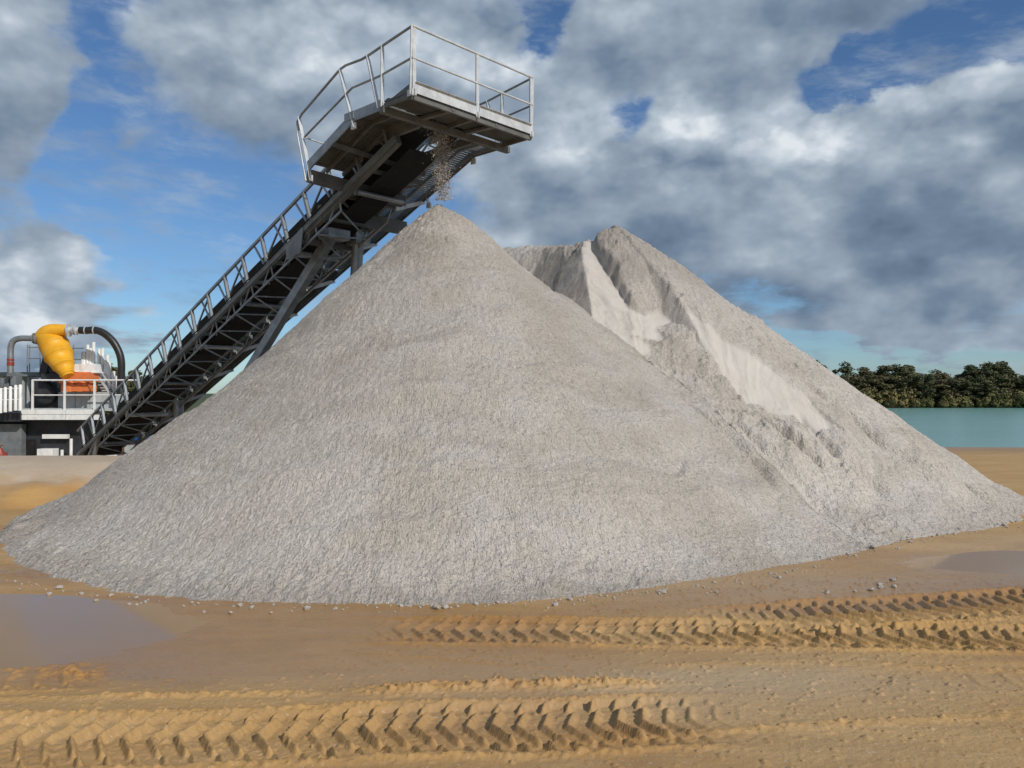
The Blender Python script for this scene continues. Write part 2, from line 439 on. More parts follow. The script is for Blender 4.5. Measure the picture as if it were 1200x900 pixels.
def leaf_material(name, c1, c2, c3):
    m, gg, p = new_mat(name)
    tcn = gg.n('ShaderNodeTexCoord').outputs['Object']
    oi = gg.n('ShaderNodeObjectInfo').outputs['Random']
    nz = gg.noise(tcn, 0.6, 5, 0.6)
    c = gg.mix(gg.step(nz, 0.35, 0.65), (*c1, 1), (*c2, 1))
    c = gg.mix(gg.m('MULTIPLY', oi, 0.9), c, (*c3, 1))
    gg.t.links.new(c, p.inputs['Base Color'])
    p.inputs['Roughness'].default_value = 0.65
    p.inputs['Specular IOR Level'].default_value = 0.25
    return m
M['leaf'] = leaf_material('tree_leaves', (0.055, 0.072, 0.03), (0.085, 0.098, 0.045), (0.135, 0.115, 0.055))
M['shrub'] = leaf_material('shrub_leaves', (0.10, 0.115, 0.04), (0.14, 0.14, 0.05), (0.17, 0.13, 0.05))

# ------------------------------------------------------------------ ground sheet
def grow(start, step, factor, end):
    out = []; v = start; s = step
    while v < end: s *= factor; v += s; out.append(v)
    return out
fx = list(np.arange(-4.6, 6.6, 0.0110))
xs = np.array([-q for q in grow(4.6, 0.0110, 1.06, 1500)][::-1] + fx + grow(6.6, 0.0110, 1.06, 1500))
fy = list(np.arange(3.2, 5.2, 0.0098)) + list(np.arange(5.2, 7.6, 0.0125))
ym = grow(7.6, 0.012, 1.012, 60); ym = ym + grow(ym[-1], 1.0, 1.12, 2500)
ys = np.array([-q for q in grow(-3.2, 0.012, 1.15, 800)][::-1] + fy + ym)
GX, GY = np.meshgrid(xs, ys)
def lobe(x, y, cx, cy, rx, ry, rot=0):
    c, s = math.cos(rot), math.sin(rot); dx, dy = x - cx, y - cy
    u = (dx*c + dy*s)/rx; v = (-dx*s + dy*c)/ry
    return np.exp(-(u*u + v*v))
n1 = fbm(GX*0.5, GY*0.9, 3, 4); n2 = fbm(GX*2.2, GY*4.0, 11, 4); n3 = fbm(GX*9, GY*14, 23, 3)
near = 1 - sst(GY, 9, 20)
Z = 0.014*n1 + 0.006*n2*near + 0.0015*n3*near
# puddle hollows
left_hollow = lobe(GX, GY, -4.5, 6.3, 1.9, 1.0, -0.12)
right_hollow = lobe(GX, GY, 5.9, 8.8, 1.6, .75, 0.1)
mid_hollow = lobe(GX, GY, 3.2, 6.95, 1.2, .35, 0.15)
Z -= 0.075*left_hollow + 0.055*right_hollow + 0.012*mid_hollow
wet = np.clip(1.25*lobe(GX, GY, -4.4, 6.2, 3.2, 1.5, -0.1) + 1.1*lobe(GX, GY, 5.9, 8.6, 3.0, 1.3) + 0.75*lobe(GX, GY, -1.4, 6.75, 2.6, .5)
              + 0.6*lobe(GX, GY, 3.2, 7.0, 1.5, .5, .2) + 0.8*lobe(GX, GY, 0.5, 3.2, 5, .5) + 0.35*n1 - 0.1, 0, 1)
greyed = np.clip(0.9*lobe(GX, GY, 2.4, 7.6, 2.2, .7, .25) + 0.8*lobe(GX, GY, 1.6, 5.05, 2.2, .42) + 0.6*lobe(GX, GY, 5.5, 9.5, 3, 1.5) + 0.5*lobe(GX, GY, -1.3, 5.2, 2, .3) + .35*n1, 0, 1)
clay = np.zeros_like(Z)
# tyre tracks: sharp-faced chevron lugs pressed into the sand, leaning with the direction of travel
def lugs(Z, clay, x0, y0, x1, y1, half, P, amp, phase=0.0, k=0.09, seed=0, fade0=0.3, fade1=0.3, bend=0.0, side=1, smear=0.0):
    s, v, L = seg_dist(GX, GY, x0, y0, x1, y1)
    v = v - bend*(s/L - .5)**2*4*half + 0.03*vnoise(s*1.3, s*0 + seed, 60 + seed)
    vv = v/half
    m = sst(s, 0, fade0)*(1 - sst(s, L - fade1, L))
    inside = (1 - sst(np.abs(vv), 0.86, 1.04))*m
    wob = 0.05*P*fbm(GX*5, GY*5, 70 + seed, 2)
    # chevron with offset shoulder blocks
    arm = np.where(vv > 0, 0.55, 1.0)
    s0 = k*np.abs(vv)*arm
    shoulder = np.abs(vv) > 0.66
    s0 = s0 + np.where(shoulder, np.where(vv > 0, -.28, .16)*P, 0)
    ph = (s - s0 + wob)/P + phase
    fr = ph - np.floor(ph)
    lid = np.floor(ph).astype(int)
    rs_ = np.random.RandomState(200 + seed).rand(1024)
    var = 0.72 + 0.55*rs_[(lid + np.where(shoulder, np.where(vv > 0, 97, 193), 0)) & 1023]
    rise = sst(fr, 0.0, 0.15)
    fall = 1 - sst(fr, .17, .44)
    saw = np.where(fr < .15, rise, fall)
    gap = 1 - 0.55*np.exp(-((np.abs(vv) - 0.66)/0.06)**2)
    body = -0.024*amp + 0.044*amp*saw*gap*var*(1 - smear*(.5 + .5*vnoise(s*2.2, v*3, 31 + seed)))
    crumb = fbm(GX*24, GY*24, 5 + seed, 3)*0.006*amp + .006*np.clip(fbm(GX*40, GY*40, 15 + seed, 2) - .2, 0, 1)*amp
    Z = Z*(1 - 0.5*inside) + inside*(body + crumb)
    # squeezed-up shoulders
    rim = np.exp(-((np.abs(vv) - 1.13)/0.13)**2)*m
    rn = fbm(GX*11, GY*22, 41 + seed, 3)
    Z = Z + rim*amp*(0.012 + 0.012*rn + 0.024*np.clip(fbm(GX*45, GY*45, 51 + seed, 2), 0, 1))
    clay = np.maximum(clay, np.clip((inside*0.55*saw + rim*0.8)*(.75 + .5*n2), 0, 1))
    return Z, clay
# foreground track, then the two crossing ones by the heap, and fainter partial prints
Z, clay = lugs(Z, clay, -4.4, 4.06, 1.45, 4.46, 0.31, 0.138, 1.0, k=0.17, seed=1, fade1=0.9, smear=.1)
Z, clay = lugs(Z, clay, -1.25, 6.22, 7.2, 5.80, 0.33, 0.155, 0.9, k=0.2, seed=2, fade0=0.8, smear=.3)
Z, clay = lugs(Z, clay, 1.2, 6.3, 7.4, 7.7, 0.36, 0.155, 0.9, k=0.2, seed=3, fade0=1.2, phase=.4, smear=.4)
Z, clay = lugs(Z, clay, 1.9, 4.9, 6.5, 5.25, 0.33, 0.21, 0.35, k=0.12, seed=4, fade0=2.2, phase=.2, smear=.9)
Z, clay = lugs(Z, clay, -4.6, 4.85, -2.4, 5.25, 0.22, 0.17, 0.6, k=0.10, seed=5, fade0=.3, fade1=.6, smear=.7)
Z, clay = lugs(Z, clay, 5.2, 11.3, 12.5, 12.6, 0.28, 0.21, 0.8, k=0.10, seed=6, fade0=.6, smear=.3)
def ridge(Z, clay, pts, w, h, seed, crumbly=1.0, claya=.6):
    for (x0, y0), (x1, y1) in zip(pts[:-1], pts[1:]):
        s, v, L = seg_dist(GX, GY, x0, y0, x1, y1)
        m = np.exp(-(v/w)**2)*sst(s, -0.25, 0.2)*(1 - sst(s, L - 0.2, L + 0.25))
        nz = fbm(GX*16, GY*26, seed, 3)
        Z = Z + m*h*(0.55 + 0.7*nz*crumbly + crumbly*0.9*np.clip(fbm(GX*42, GY*42, seed + 5, 2), 0, 1))
        clay = np.maximum(clay, claya*m)
    return Z, clay
Z, clay = ridge(Z, clay, [(-0.9, 4.88), (-0.1, 4.96), (.9, 5.0)], .085, .034, 81, 1.3, .8)
Z, clay = ridge(Z, clay, [(-2.4, 4.82), (-1.2, 4.84)], .05, .022, 82, 1.1, .7)
Z, clay = ridge(Z, clay, [(-4.3, 4.74), (-2.4, 4.80)], .04, .014, 83, .8, .6)
Z, clay = ridge(Z, clay, [(0.3, 4.18), (1.6, 4.36), (2.8, 4.52)], .05, .016, 84, .8, .5)
Z, clay = ridge(Z, clay, [(.9, 5.35), (2.0, 5.4), (4.2, 5.15)], .06, .012, 85, .8, .4)
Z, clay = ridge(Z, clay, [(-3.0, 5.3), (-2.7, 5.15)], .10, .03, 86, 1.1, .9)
Z, clay = ridge(Z, clay, [(-1.0, 5.6), (.2, 5.3)], .04, .008, 87, 1.0, .3)
# a gully with rusty water beyond the right foot of the heap
gs, gv, gL = seg_dist(GX, GY, 7.3, 12.9, 9.6, 12.4)
gm = np.exp(-(gv/.16)**2)*sst(gs, -.1, .3)*(1 - sst(gs, gL - .4, gL))
Z -= .10*gm; clay = np.maximum(clay, gm); wet = np.maximum(wet, gm*.6)
# loose pebbles and crumbs scattered as low relief
crumbs = np.clip(fbm(GX*30, GY*30, 91, 2) - .48, 0, 1)*(1 - sst(GY, 8, 11))*(GY > 3)
Z += crumbs*0.05*(1 - np.clip(wet*1.2, 0, 1))
# bank to the left of the heap, and the lower yard behind it
bank_n = 0.25*fbm(GX*.6, GY*.6, 33, 3)
bank = sst(GY + bank_n, 12.6, 15.0)*(1 - sst(GY + bank_n, 15.9, 18.5))*(1 - sst(GX, -4.5, -2.5))
Z += bank*(0.60 + 0.03*fbm(GX*1.3, GY*1.3, 38, 3)) + bank*(1 - bank)*4*(.10*fbm(GX*2.0, GY*2.0, 39, 4) + .05*np.clip(fbm(GX*6, GY*6, 37, 3), 0, 1)) + bank*.02*fbm(GX*8, GY*8, 36, 3)
face_lo = sst(GY + bank_n, 12.2, 12.8)*(1 - sst(GY + bank_n, 13.5, 14.1))*(GX < -3)
clay = np.maximum(clay, face_lo*np.clip(.55 + 1.7*fbm(GX*1.5, GY*2.4, 44, 4), 0, 1))
greyed = np.maximum(greyed, sst(GY + bank_n, 13.7, 14.4)*(GX < -3)*(GY < 40)*.9)
wet = wet*(1 - sst(GY, 12, 14)*(GX < -3))
wet = np.clip(wet + 1.3*(fbm(GX*.45, GY*1.1, 93, 4) + .02)*(GY < 14) + .7*lobe(GX, GY, 3.0, 7.4, 2.0, .55, .3), 0, 1)
pale = sst(GY + bank_n + .25*fbm(GX*2, GY*2, 66, 3), 13.5, 14.1)*(GX < -3)*(GY < 17)
yard = sst(GY, 16.2, 18.5)*(1 - sst(GX, -5.0, -2.5))*(1 - sst(GY, 60, 80))
Z -= .45*yard
# lake basin
shore = 1.0*fbm(GX*.12, GY*.12, 55, 3)
lake = sst(GY + shore, 30.5, 37)*(1 - sst(GY + 2*shore, 151, 156))*sst(GX + shore, 7, 12)*(1 - sst(GX, 240, 260))
Z -= lake*2.2
Z -= 0.18*sst(GY, 22, 30)*sst(GX, 5, 9)*(GY < 100)
far = sst(GY, 153, 175)
Z += far*(0.5 + 3*sst(GY, 180, 700)) + 1.0*fbm(GX*.01, GY*.01, 77, 2)*sst(GY, 165, 300)
grassy = np.clip(far + sst(GY, 34, 42)*(1 - sst(GX, 2, 6)) + sst(np.abs(GX), 60, 90)*(1 - lake), 0, 1)
wet = np.maximum(wet, .8*sst(GY, 24, 31)*sst(GX, 5, 9)*(GY < 40))
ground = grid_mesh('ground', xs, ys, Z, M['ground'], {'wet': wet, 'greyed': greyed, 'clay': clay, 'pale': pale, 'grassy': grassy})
tag(ground, 'orange and buff wet sand ground of the quarry yard with tyre tracks', 'ground', kind='structure')
def gz(x, y):
    j = min(max(np.searchsorted(xs, x), 1), len(xs) - 1); i = min(max(np.searchsorted(ys, y), 1), len(ys) - 1)
    return float(Z[i, j])

def sheet(name, x0, x1, y0, y1, z, mat, label, cat):
    mb = MB(); mb.add([(x0, y0, z), (x1, y0, z), (x1, y1, z), (x0, y1, z)], [(0, 1, 2, 3)])
    return tag(mb.build(name, mat), label, cat, kind='structure')
sheet('puddle', -8.5, -2.2, 4.9, 8.3, -0.026, M['puddle'], 'shallow muddy puddle at the left foot of the heap', 'puddle')
sheet('puddle', 3.6, 8.6, 7.4, 10.6, -0.026, M['puddle'], 'shallow puddle to the right of the heap beyond the tracks', 'puddle')
sheet('lake', 6.0, 262.0, 27, 158, -0.5, M['lake'], 'calm turquoise quarry lake behind the heap', 'lake')

# ------------------------------------------------------------------ the sand heap
C1 = (-1.3, 13.85)
hx = np.concatenate([np.arange(-9.0, -8.2, .04), np.arange(-8.2, 10.2, .0185)])
hy = np.concatenate([np.arange(6.4, 15.5, .0185), np.arange(15.5, 19, .035), np.arange(19, 27, .12)])
HX, HY = np.meshgrid(hx, hy)
big = fbm(HX*.55, HY*.55, 101, 3); med = fbm(HX*1.7, HY*1.7, 104, 3)
def cone(cx, cy, h, k=.748, warp=.1):
    r = np.hypot(HX - cx, HY - cy)
    r = np.sqrt(r*r + 0.012) + warp*big*np.clip(r/3, 0, 1)
    z = h - k*r
    return z
fr_ = np.hypot(HX - C1[0], HY - C1[1]); ft_ = np.arctan2(HY - C1[1], HX - C1[0])
lf_ = np.clip(np.cos(ft_ + np.radians(158)), 0, 1)**2
rt_ = np.clip(np.cos(ft_ - np.radians(-28)), 0, 1)**2
front = cone(C1[0], C1[1], 5.24) - rt_*.055*fr_ - lf_*(.085*fr_ + .36*np.sin(np.pi*np.clip(fr_/7, 0, 1)))
front = np.maximum(front, cone(-1.88, 14.7, 5.13, 1.05, .03))
S2 = cone(2.19, 17.0, 5.52, .757)
for cx, cy, h in ((1.75, 17.3, 5.17), (1.5, 17.5, 5.2), (1.3, 17.7, 5.25), (1.1, 17.9, 5.3), (.95, 18.1, 5.34), (.78, 18.35, 5.38), (.6, 18.6, 5.43), (.4, 18.85, 5.48), (.2, 19.1, 5.53), (-.1, 19.4, 5.56), (-.4, 19.7, 5.6)):
    S2 = np.maximum(S2, cone(cx, cy, h, .75, .06))
wn_ = .13*fbm(HX*1.4, HY*1.4, 121, 5) + .035*fbm(HX*6, HY*6, 131, 2)
def plane(x0, y0, z0, nx, ny, k, w=1.0):
    L = math.hypot(nx, ny); return z0 + k*((HX - x0)*nx/L + (HY - y0)*ny/L + w*wn_)
def side_of(x0, y0, x1, y1):
    """signed distance, positive to the right of the line"""
    L = math.hypot(x1 - x0, y1 - y0)
    return ((HX - x0)*(y1 - y0) - (HY - y0)*(x1 - x0))/L
K1d = plane(1.48, 16.6, 4.86, .87, .49, 1.35, .35); K0 = plane(1.15, 17.8, 5.25, .60, .80, 1.9, .8); K1b = plane(1.48, 16.6, 4.82, -.25, .96, .69, .15)
K2d = plane(3.13, 14.16, 3.24, .77, .64, 2.1, .5); K2b = plane(3.13, 14.16, 3.22, -.08, .996, .97, .3)
rC2 = np.hypot(HX - 2.19, HY - 17.0)
lineA = side_of(1.50, 16.6, 2.18, 14.5)            # negative: right hand side facing downhill
leftA = sst(lineA + .25*med, -.30, .30)
gA = 1.6*leftA*sst(HY, 13.7, 14.2)
lineB = side_of(3.13, 14.3, 3.62, 12.2)
rightB = sst(-lineB, 0.0, .14)*sst(HX, 2.9, 3.1)
gB = 1.0*rightB*(1 - sst(rC2 + .5*med - .5*(HX - 3.6), 3.9, 4.8))
gT = .22 + .12*med
gT = gT*(1 - .75*sst(HY, 15.1, 15.7)) + .26*np.exp(-((HX - 2.75)/.45)**2 - ((HY - 14.45)/.45)**2)
Lw = S2 - gT*(1 - sst(rC2, 4.8, 5.8)) - gA - gB
cut = np.maximum(np.maximum(np.maximum(K0, np.minimum(K1d, K1b)), np.minimum(K2d, K2b)), Lw)
old = np.minimum(S2, cut)
smooth_face = ((S2 - cut) > .02)*(cut > Lw + .01)*(HX > 0.0)*(HY < 18)
dark_face = smooth_face*((K0 > np.maximum(np.minimum(K1d, K1b), np.minimum(K2d, K2b)) - .001) + (K1d < K1b)*(np.minimum(K1d, K1b) >= np.minimum(K2d, K2b)) + (K2d < K2b)*(np.minimum(K2d, K2b) > np.minimum(K1d, K1b)) > 0)
bright_face = smooth_face*(1 - dark_face)
kk_ = .10 + .85*(1 - sst(np.maximum(front, old), .6, 2.6))
hh_ = np.clip(kk_ - np.abs(front - old), 0, None)/kk_
H = np.maximum(front, old) + hh_*hh_*kk_*.25
is_front = front > old
bright_face = bright_face*(~is_front); dark_face = dark_face*(~is_front)
# run-outs and gullies low on the right flank
def rut(x0, y0, x1, y1, w, d, seed):
    s, v, L = seg_dist(HX, HY, x0, y0, x1, y1)
    v = v + .10*vnoise(s*2.0, s*0, seed)
    t = np.clip(s/L, 0, 1)
    return d*np.exp(-(v/(w*(.5 + t)))**2)*sst(s, 0, .25*L)*(1 - sst(s, .8*L, 1.15*L))
H -= rut(4.75, 13.6, 6.1, 12.2, .10, .20, 1) + rut(3.7, 12.2, 4.3, 11.2, .08, .20, 2) + rut(6.5, 12.9, 7.7, 11.9, .10, .15, 3) + rut(3.0, 12.0, 4.3, 10.0, .13, .16, 4) + rut(4.4, 12.6, 5.1, 11.0, .10, .14, 5) + rut(2.5, 11.9, 3.4, 10.2, .08, .12, 6)
# hollows and a little bay at the lower left
H -= .20*np.exp(-((HX + 6.55)/.28)**2 - ((HY - 10.6)/.35)**2) + .16*np.exp(-((HX + 6.0)/.2)**2 - ((HY - 9.95)/.3)**2)
H += .14*np.exp(-((HX + 6.35)/.25)**2 - ((HY - 10.2)/.3)**2)
# broad relief
H += .02*med + .05*big*sst(H, 0, 1.0)
H += .10*fbm(np.hypot(HX - C1[0], HY - C1[1])*2.1 + .4*med, np.arctan2(HX - C1[0], C1[1] - HY)*1.6, 181, 4)*(fr_ > .3)*sst(H, 0, .6)
# foot: sand runs out more gently
H = np.where(H < .45, .45 - (.45 - H)*(1 - .22*sst(.45 - H, 0, .5)), H)
H += (.035*fbm(HX*2.6, HY*2.6, 192, 4) + .03*np.clip(fbm(HX*9, HY*9, 193, 2), 0, 1))*(1 - sst(H, .08, .35))
# clods and downhill streaks, drawn out along the fall line
gyy, gxx = np.gradient(np.where(np.isfinite(H), H, 0), hy, hx)
cx_ = np.where(is_front, C1[0], 2.19); cy_ = np.where(is_front, C1[1], 17.0)
dx_, dy_ = HX - cx_, HY - cy_; rr_ = np.hypot(dx_, dy_) + 1e-3; dx_ /= rr_; dy_ /= rr_
cell = .0185
def lic(src, n, stepc):
    ii, jj = np.meshgrid(np.arange(src.shape[0]), np.arange(src.shape[1]), indexing='ij')
    acc = 0
    for k in range(-n, n + 1):
        a = np.clip(np.rint(ii + dy_*k*stepc).astype(int), 0, src.shape[0] - 1)
        b = np.clip(np.rint(jj + dx_*k*stepc).astype(int), 0, src.shape[1] - 1)
        acc = acc + src[a, b]
    return acc/(2*n + 1)
rs = np.random.RandomState(5)
def blur(a, n=1):
    for _ in range(n):
        a = (a + np.roll(a, 1, 0) + np.roll(a, -1, 0) + np.roll(a, 1, 1) + np.roll(a, -1, 1))/5
    return a
w0 = blur(rs.rand(*H.shape) - .5, 1); st1 = lic(w0, 1, 1.2); st1 /= st1.std()
w1_ = blur(rs.rand(*H.shape) - .5, 3); st2 = lic(w1_, 5, 2.0); st2 /= st2.std()
cl1 = blur(rs.rand(*H.shape) - .5, 2); cl1 /= cl1.std()
sm = np.clip(blur(bright_face.astype(float), 4) + .9*blur(dark_face.astype(float), 3), 0, 1)
patch = .75 + .5*fbm(HX*.9, HY*.9, 140, 3)
apex = np.exp(-((HX - C1[0])**2 + (HY - C1[1])**2)/4.0)
pits = -np.clip(st1 - 1.15, 0, 2)
relief = (.0062*np.clip(st1, -2, 2) + .014*pits + .0025*np.clip(st2, -2, 2)*(1 - .5*apex) + .009*np.clip(cl1, -2.2, 2.2)*(.55 + .8*apex + .35*(~is_front)))*patch
lump = np.clip(fbm(HX*5, HY*5, 151, 3) + .02, 0, 1)*(~is_front)*np.clip(1.0 - sst(HY, 16.8, 17.2)*0, 0, 1)
relief += .10*lump*((HX > 1.4)*(HX < 5)*(HY > 11.2))*(.35 + .65*(fbm(HX*.8, HY*.8, 160, 2) > -.05))
H += relief*(1 - .85*sm)
H += dark_face*.014*fbm(HX*7, HY*3, 170, 3) + bright_face*.010*fbm(HX*5, HY*5, 171, 3)
th_ = np.arctan2(dx_, -dy_)
band = fbm(rr_*2.6 + .5*med, th_*1.3, 186, 4)
streak = np.clip(.35*np.clip(st1 - .7, 0, 2) + .2*np.clip(st2 - .9, 0, 2) + 1.5*np.clip(band + .02, 0, 1), 0, 1)*(1 - sm)
damp = np.clip(1.5*np.exp(-((HX + 6.5)/.6)**2 - ((HY - 10.8)/.8)**2)*np.clip(fbm(HX*2.5, HY*2.5, 190, 3) + .35, 0, 1) + .35*np.clip(-(H - .16)/.12, 0, 1), 0, 1)
damp = np.clip(damp + .12*blur(dark_face.astype(float), 3), 0, 1)  # slump walls turned from the sun: their shade is painted in here, not damp
heap = grid_mesh('sand_heap', hx, hy, H, M['heap'], {'across': th_*6.0, 'downhill': rr_, 'rough_apex': np.clip(apex*1.2 + .5*(~is_front), 0, 1), 'smoothed': np.clip(blur(bright_face.astype(float), 22)*1.15*(1.0 + .5*fbm(HX*4, HY*4, 196, 3)), 0, 1), 'damp': damp, 'streak': streak}, keep=H > -.7)
tag(heap, 'huge pale grey heap of washed sand with two peaks and slumped faces', 'sand heap')

def heap_z(x, y):
    return float(H[min(np.searchsorted(hy, y), len(hy) - 1), min(np.searchsorted(hx, x), len(hx) - 1)])

# loose clods along the foot of the heap
def clod_mesh(seed):
    import bmesh
    rr = random.Random(seed); bm = bmesh.new(); bmesh.ops.create_icosphere(bm, subdivisions=2, radius=.5)
    ax = (rr.uniform(.8, 1.2), rr.uniform(.7, 1.0), rr.uniform(.55, .8))
    for v in bm.verts:
        k = 1 + rr.uniform(-.24, .2); v.co = Vector((v.co.x*ax[0]*k, v.co.y*ax[1]*k, v.co.z*ax[2]*k))
    me = bpy.data.meshes.new('clod'); bm.to_mesh(me); bm.free(); me.materials.append(M['clod'])
    return me
clods = [clod_mesh(i) for i in range(6)]
rc = random.Random(3)
spots = []
while len(spots) < 270:
    a = rc.uniform(-math.pi*.93, -.05)
    if rc.random() < .72: c0, r0 = C1, 7.02
    else: c0, r0 = (2.19, 17.0), 7.25
    a0 = a; x = c0[0] + math.cos(a0)*(r0 + .0); y = c0[1] + math.sin(a0)*r0
    # walk outwards to the foot
    for k in range(80):
        if heap_z(x, y) < gz(x, y) + .005: break
        x += math.cos(a0)*.02; y += math.sin(a0)*.02
    off = abs(rc.gauss(0, .10)) - .06 + (.25*rc.random() if rc.random() < .1 else 0)
    x += math.cos(a0)*off; y += math.sin(a0)*off
    if not (5.5 < y < 13) or abs(x/y) > .68: continue
    if heap_z(x, y) > gz(x, y) + .06: continue
    spots.append((x, y, min(.07, .013 + rc.expovariate(1/.012))))
for x, y in ((3.15, 7.35), (3.3, 7.42), (3.42, 7.5), (3.55, 7.62), (3.62, 7.58), (3.75, 7.8), (2.9, 7.28)):
    spots.append((x + rc.uniform(-.05, .05), y + rc.uniform(-.04, .04), rc.uniform(.035, .075)))
spots.append((-.64, 6.80, .075)); spots.append((-.57, 6.82, .06))
for x, y, s in spots:
    o = bpy.data.objects.new('sand_clod', rc.choice(clods)); link(o)
    zb = max(gz(x, y), heap_z(x, y))
    o.location = (x, y, zb + s*.2); o.scale = (s, s, s); o.rotation_euler = (rc.uniform(-.3, .3), rc.uniform(-.3, .3), rc.uniform(0, 6))
    tag(o, 'small pale grey clod of sand lying loose at the foot of the heap', 'clod', 'loose clods along the foot of the heap')

# ------------------------------------------------------------------ conveyor
ux, uy = 0.7267, -0.6869                       # heading of the belt in plan
HEADM = (-.578, 13.11)
LEN = 17.0
org = (HEADM[0] - LEN*ux, HEADM[1] - LEN*uy, 0)
CRZ = math.atan2(uy, ux)
conv = empty('belt_conveyor', org, CRZ)
tag(conv, 'long galvanised steel belt conveyor rising from the plant to drop sand on the heap', 'conveyor')
def L(t, y, z): return (LEN - t, y, z)          # t: metres back from the head end
def zb(t): return 6.72 - .405*t                 # bottom chord
def zt(t): return zb(t) + .75
TW = .66
T0, T1 = 1.3, 16.6
NP = 19; PS = (T1 - T0)/NP
def truss(sy):
    up = .24 if sy > 0 else 0.0
    def zb(t): return 6.72 - .405*t + up
    def zt(t): return 6.72 - .405*t + .75
    mb = MB(); mb.beam(L(T0, sy*TW, zb(T0)), L(T1, sy*TW, zb(T1)), .085, .10)
    o1 = mb.build('bottom_chord', M['steel'], conv)
    mb = MB(); mb.beam(L(T0 + .4, sy*TW, zt(T0 + .4)), L(T1, sy*TW, zt(T1)), .05, .055)
    o2 = mb.build('top_chord', M['galv'], conv)
    mb = MB(); k = 0
    for i in range(NP + 1):
        t = T0 + .3 + i*PS
        if t > T1: break
        mb.beam(L(t - .10, sy*TW, zb(t - .10)), L(t + .16, sy*(TW + .002), zt(t + .16)), .06, .07, (0, 1, 0))
        if i < NP - 1:
            mb.beam(L(t + .02, sy*(TW - .03), zb(t + .02) + .03), L(t + PS*.62, sy*(TW - .03), zt(t + PS*.62) - .02), .03, .035, (0, 1, 0))
            if i % 2 == 0: mb.beam(L(t + .16, sy*(TW - .035), zt(t + .16) - .05), L(t + PS*.95, sy*(TW - .035), zb(t + PS*.95) + .25), .03, .035, (0, 1, 0))
    mb.build('lattice', M['galv'], conv)
truss(-1); truss(1)
# belt: carrying run, troughed; return run
mb = MB()
prof = [(-.40, .20), (-.2, .03), (.2, .03), (.40, .20)]
for (ya, za), (yb_, zb_) in zip(prof[:-1], prof[1:]):
    for t0_, t1_ in ((1.35, 16.4),):
        P = [L(t0_, ya, zb(t0_) + .33 + za), L(t0_, yb_, zb(t0_) + .33 + zb_), L(t1_, yb_, zb(t1_) + .33 + zb_), L(t1_, ya, zb(t1_) + .33 + za)]
        mb.add(P + [(p[0], p[1], p[2] - .012) for p in P], [(0, 1, 2, 3), (7, 6, 5, 4), (0, 4, 5, 1), (2, 6, 7, 3), (1, 5, 6, 2), (3, 7, 4, 0)])
nseg = 14
for i in range(nseg):
    ta, tb = 1.35 + (16.4 - 1.35)*i/nseg, 1.35 + (16.4 - 1.35)*(i + 1)/nseg
    tm = (ta + tb)/2
    for t0_, t1_, s0_, s1_ in ((ta, tm, 0, .03), (tm, tb, .03, 0)):
        mb.beam(L(t0_, 0, zb(t0_) - .06 - s0_), L(t1_, 0, zb(t1_) - .06 - s1_), .64, .012)
belt = mb.build('belt', M['rubber'], conv)
# side skirts that close the belt off, black rubber
mb = MB()
for sy in (-1, 1):
    mb.beam(L(3.2, sy*.42, zb(3.2) + .30), L(16.3, sy*.42, zb(16.3) + .30), .012, .44)
mb.build('belt_skirt', M['rubber'], conv)
# load on the belt
mb = MB(); n_ = 60; rl = random.Random(4); rows = []
for i in range(n_ + 1):
    t = 1.3 + 14.5*i/n_; h = .10 + .03*rl.random()
    rows.append([L(t, y, zb(t) + .36 + (.16 if abs(y) > .3 else 0) + (h*(1 - (y/.36)**2))) for y in (-.36, -.2, 0, .2, .36)])
vs = [p for r_ in rows for p in r_]
mb.add(vs, [(i*5 + k, i*5 + k + 1, (i + 1)*5 + k + 1, (i + 1)*5 + k) for i in range(n_) for k in range(4)], True)
tag(mb.build('sand_load', M['heap'], conv))
# lower bracing hung under the return belt
mb = MB(); mb.beam(L(3.0, .46, zb(3.0) - .30), L(T1 - .6, .46, zb(T1 - .6) - .30), .045, .05); mb.build('lower_chord', M['galv'], conv)
mb = MB(); mb.beam(L(3.0, -.60, zb(3.0) - .27), L(T1 - .6, -.60, zb(T1 - .6) - .27), .03, .035); mb.build('lower_chord', M['galv'], conv)
mb = MB(); t = 3.0
while t < T1 - 1.5:
    mb.beam(L(t, -.60, zb(t) - .27), L(t + PS*.8, .46, zb(t + PS*.8) - .30), .022, .028)
    mb.beam(L(t + PS*.8, .46, zb(t + PS*.8) - .30), L(t + PS, -.60, zb(t + PS) - .27), .022, .028)
    mb.beam(L(t, -.60, zb(t) - .27), L(t, -TW, zb(t)), .022, .03, (1, 0, 0)); mb.beam(L(t + PS*.5, -.60, zb(t + PS*.5) - .27), L(t, -TW, zb(t)), .02, .025, (1, 0, 0))
    mb.beam(L(t, .46, zb(t) - .30), L(t, TW, zb(t) + .2), .022, .03, (1, 0, 0))
    t += PS
mb.build('lower_bracing', M['galv'], conv)
mb = MB(); mb.path([L(q, -TW - .06, zb(q) + .07 + .012*math.sin(q*3)) for q in np.arange(2.9, 16.4, .4)], .014, 6); mb.build('cable', M['rubber'], conv)
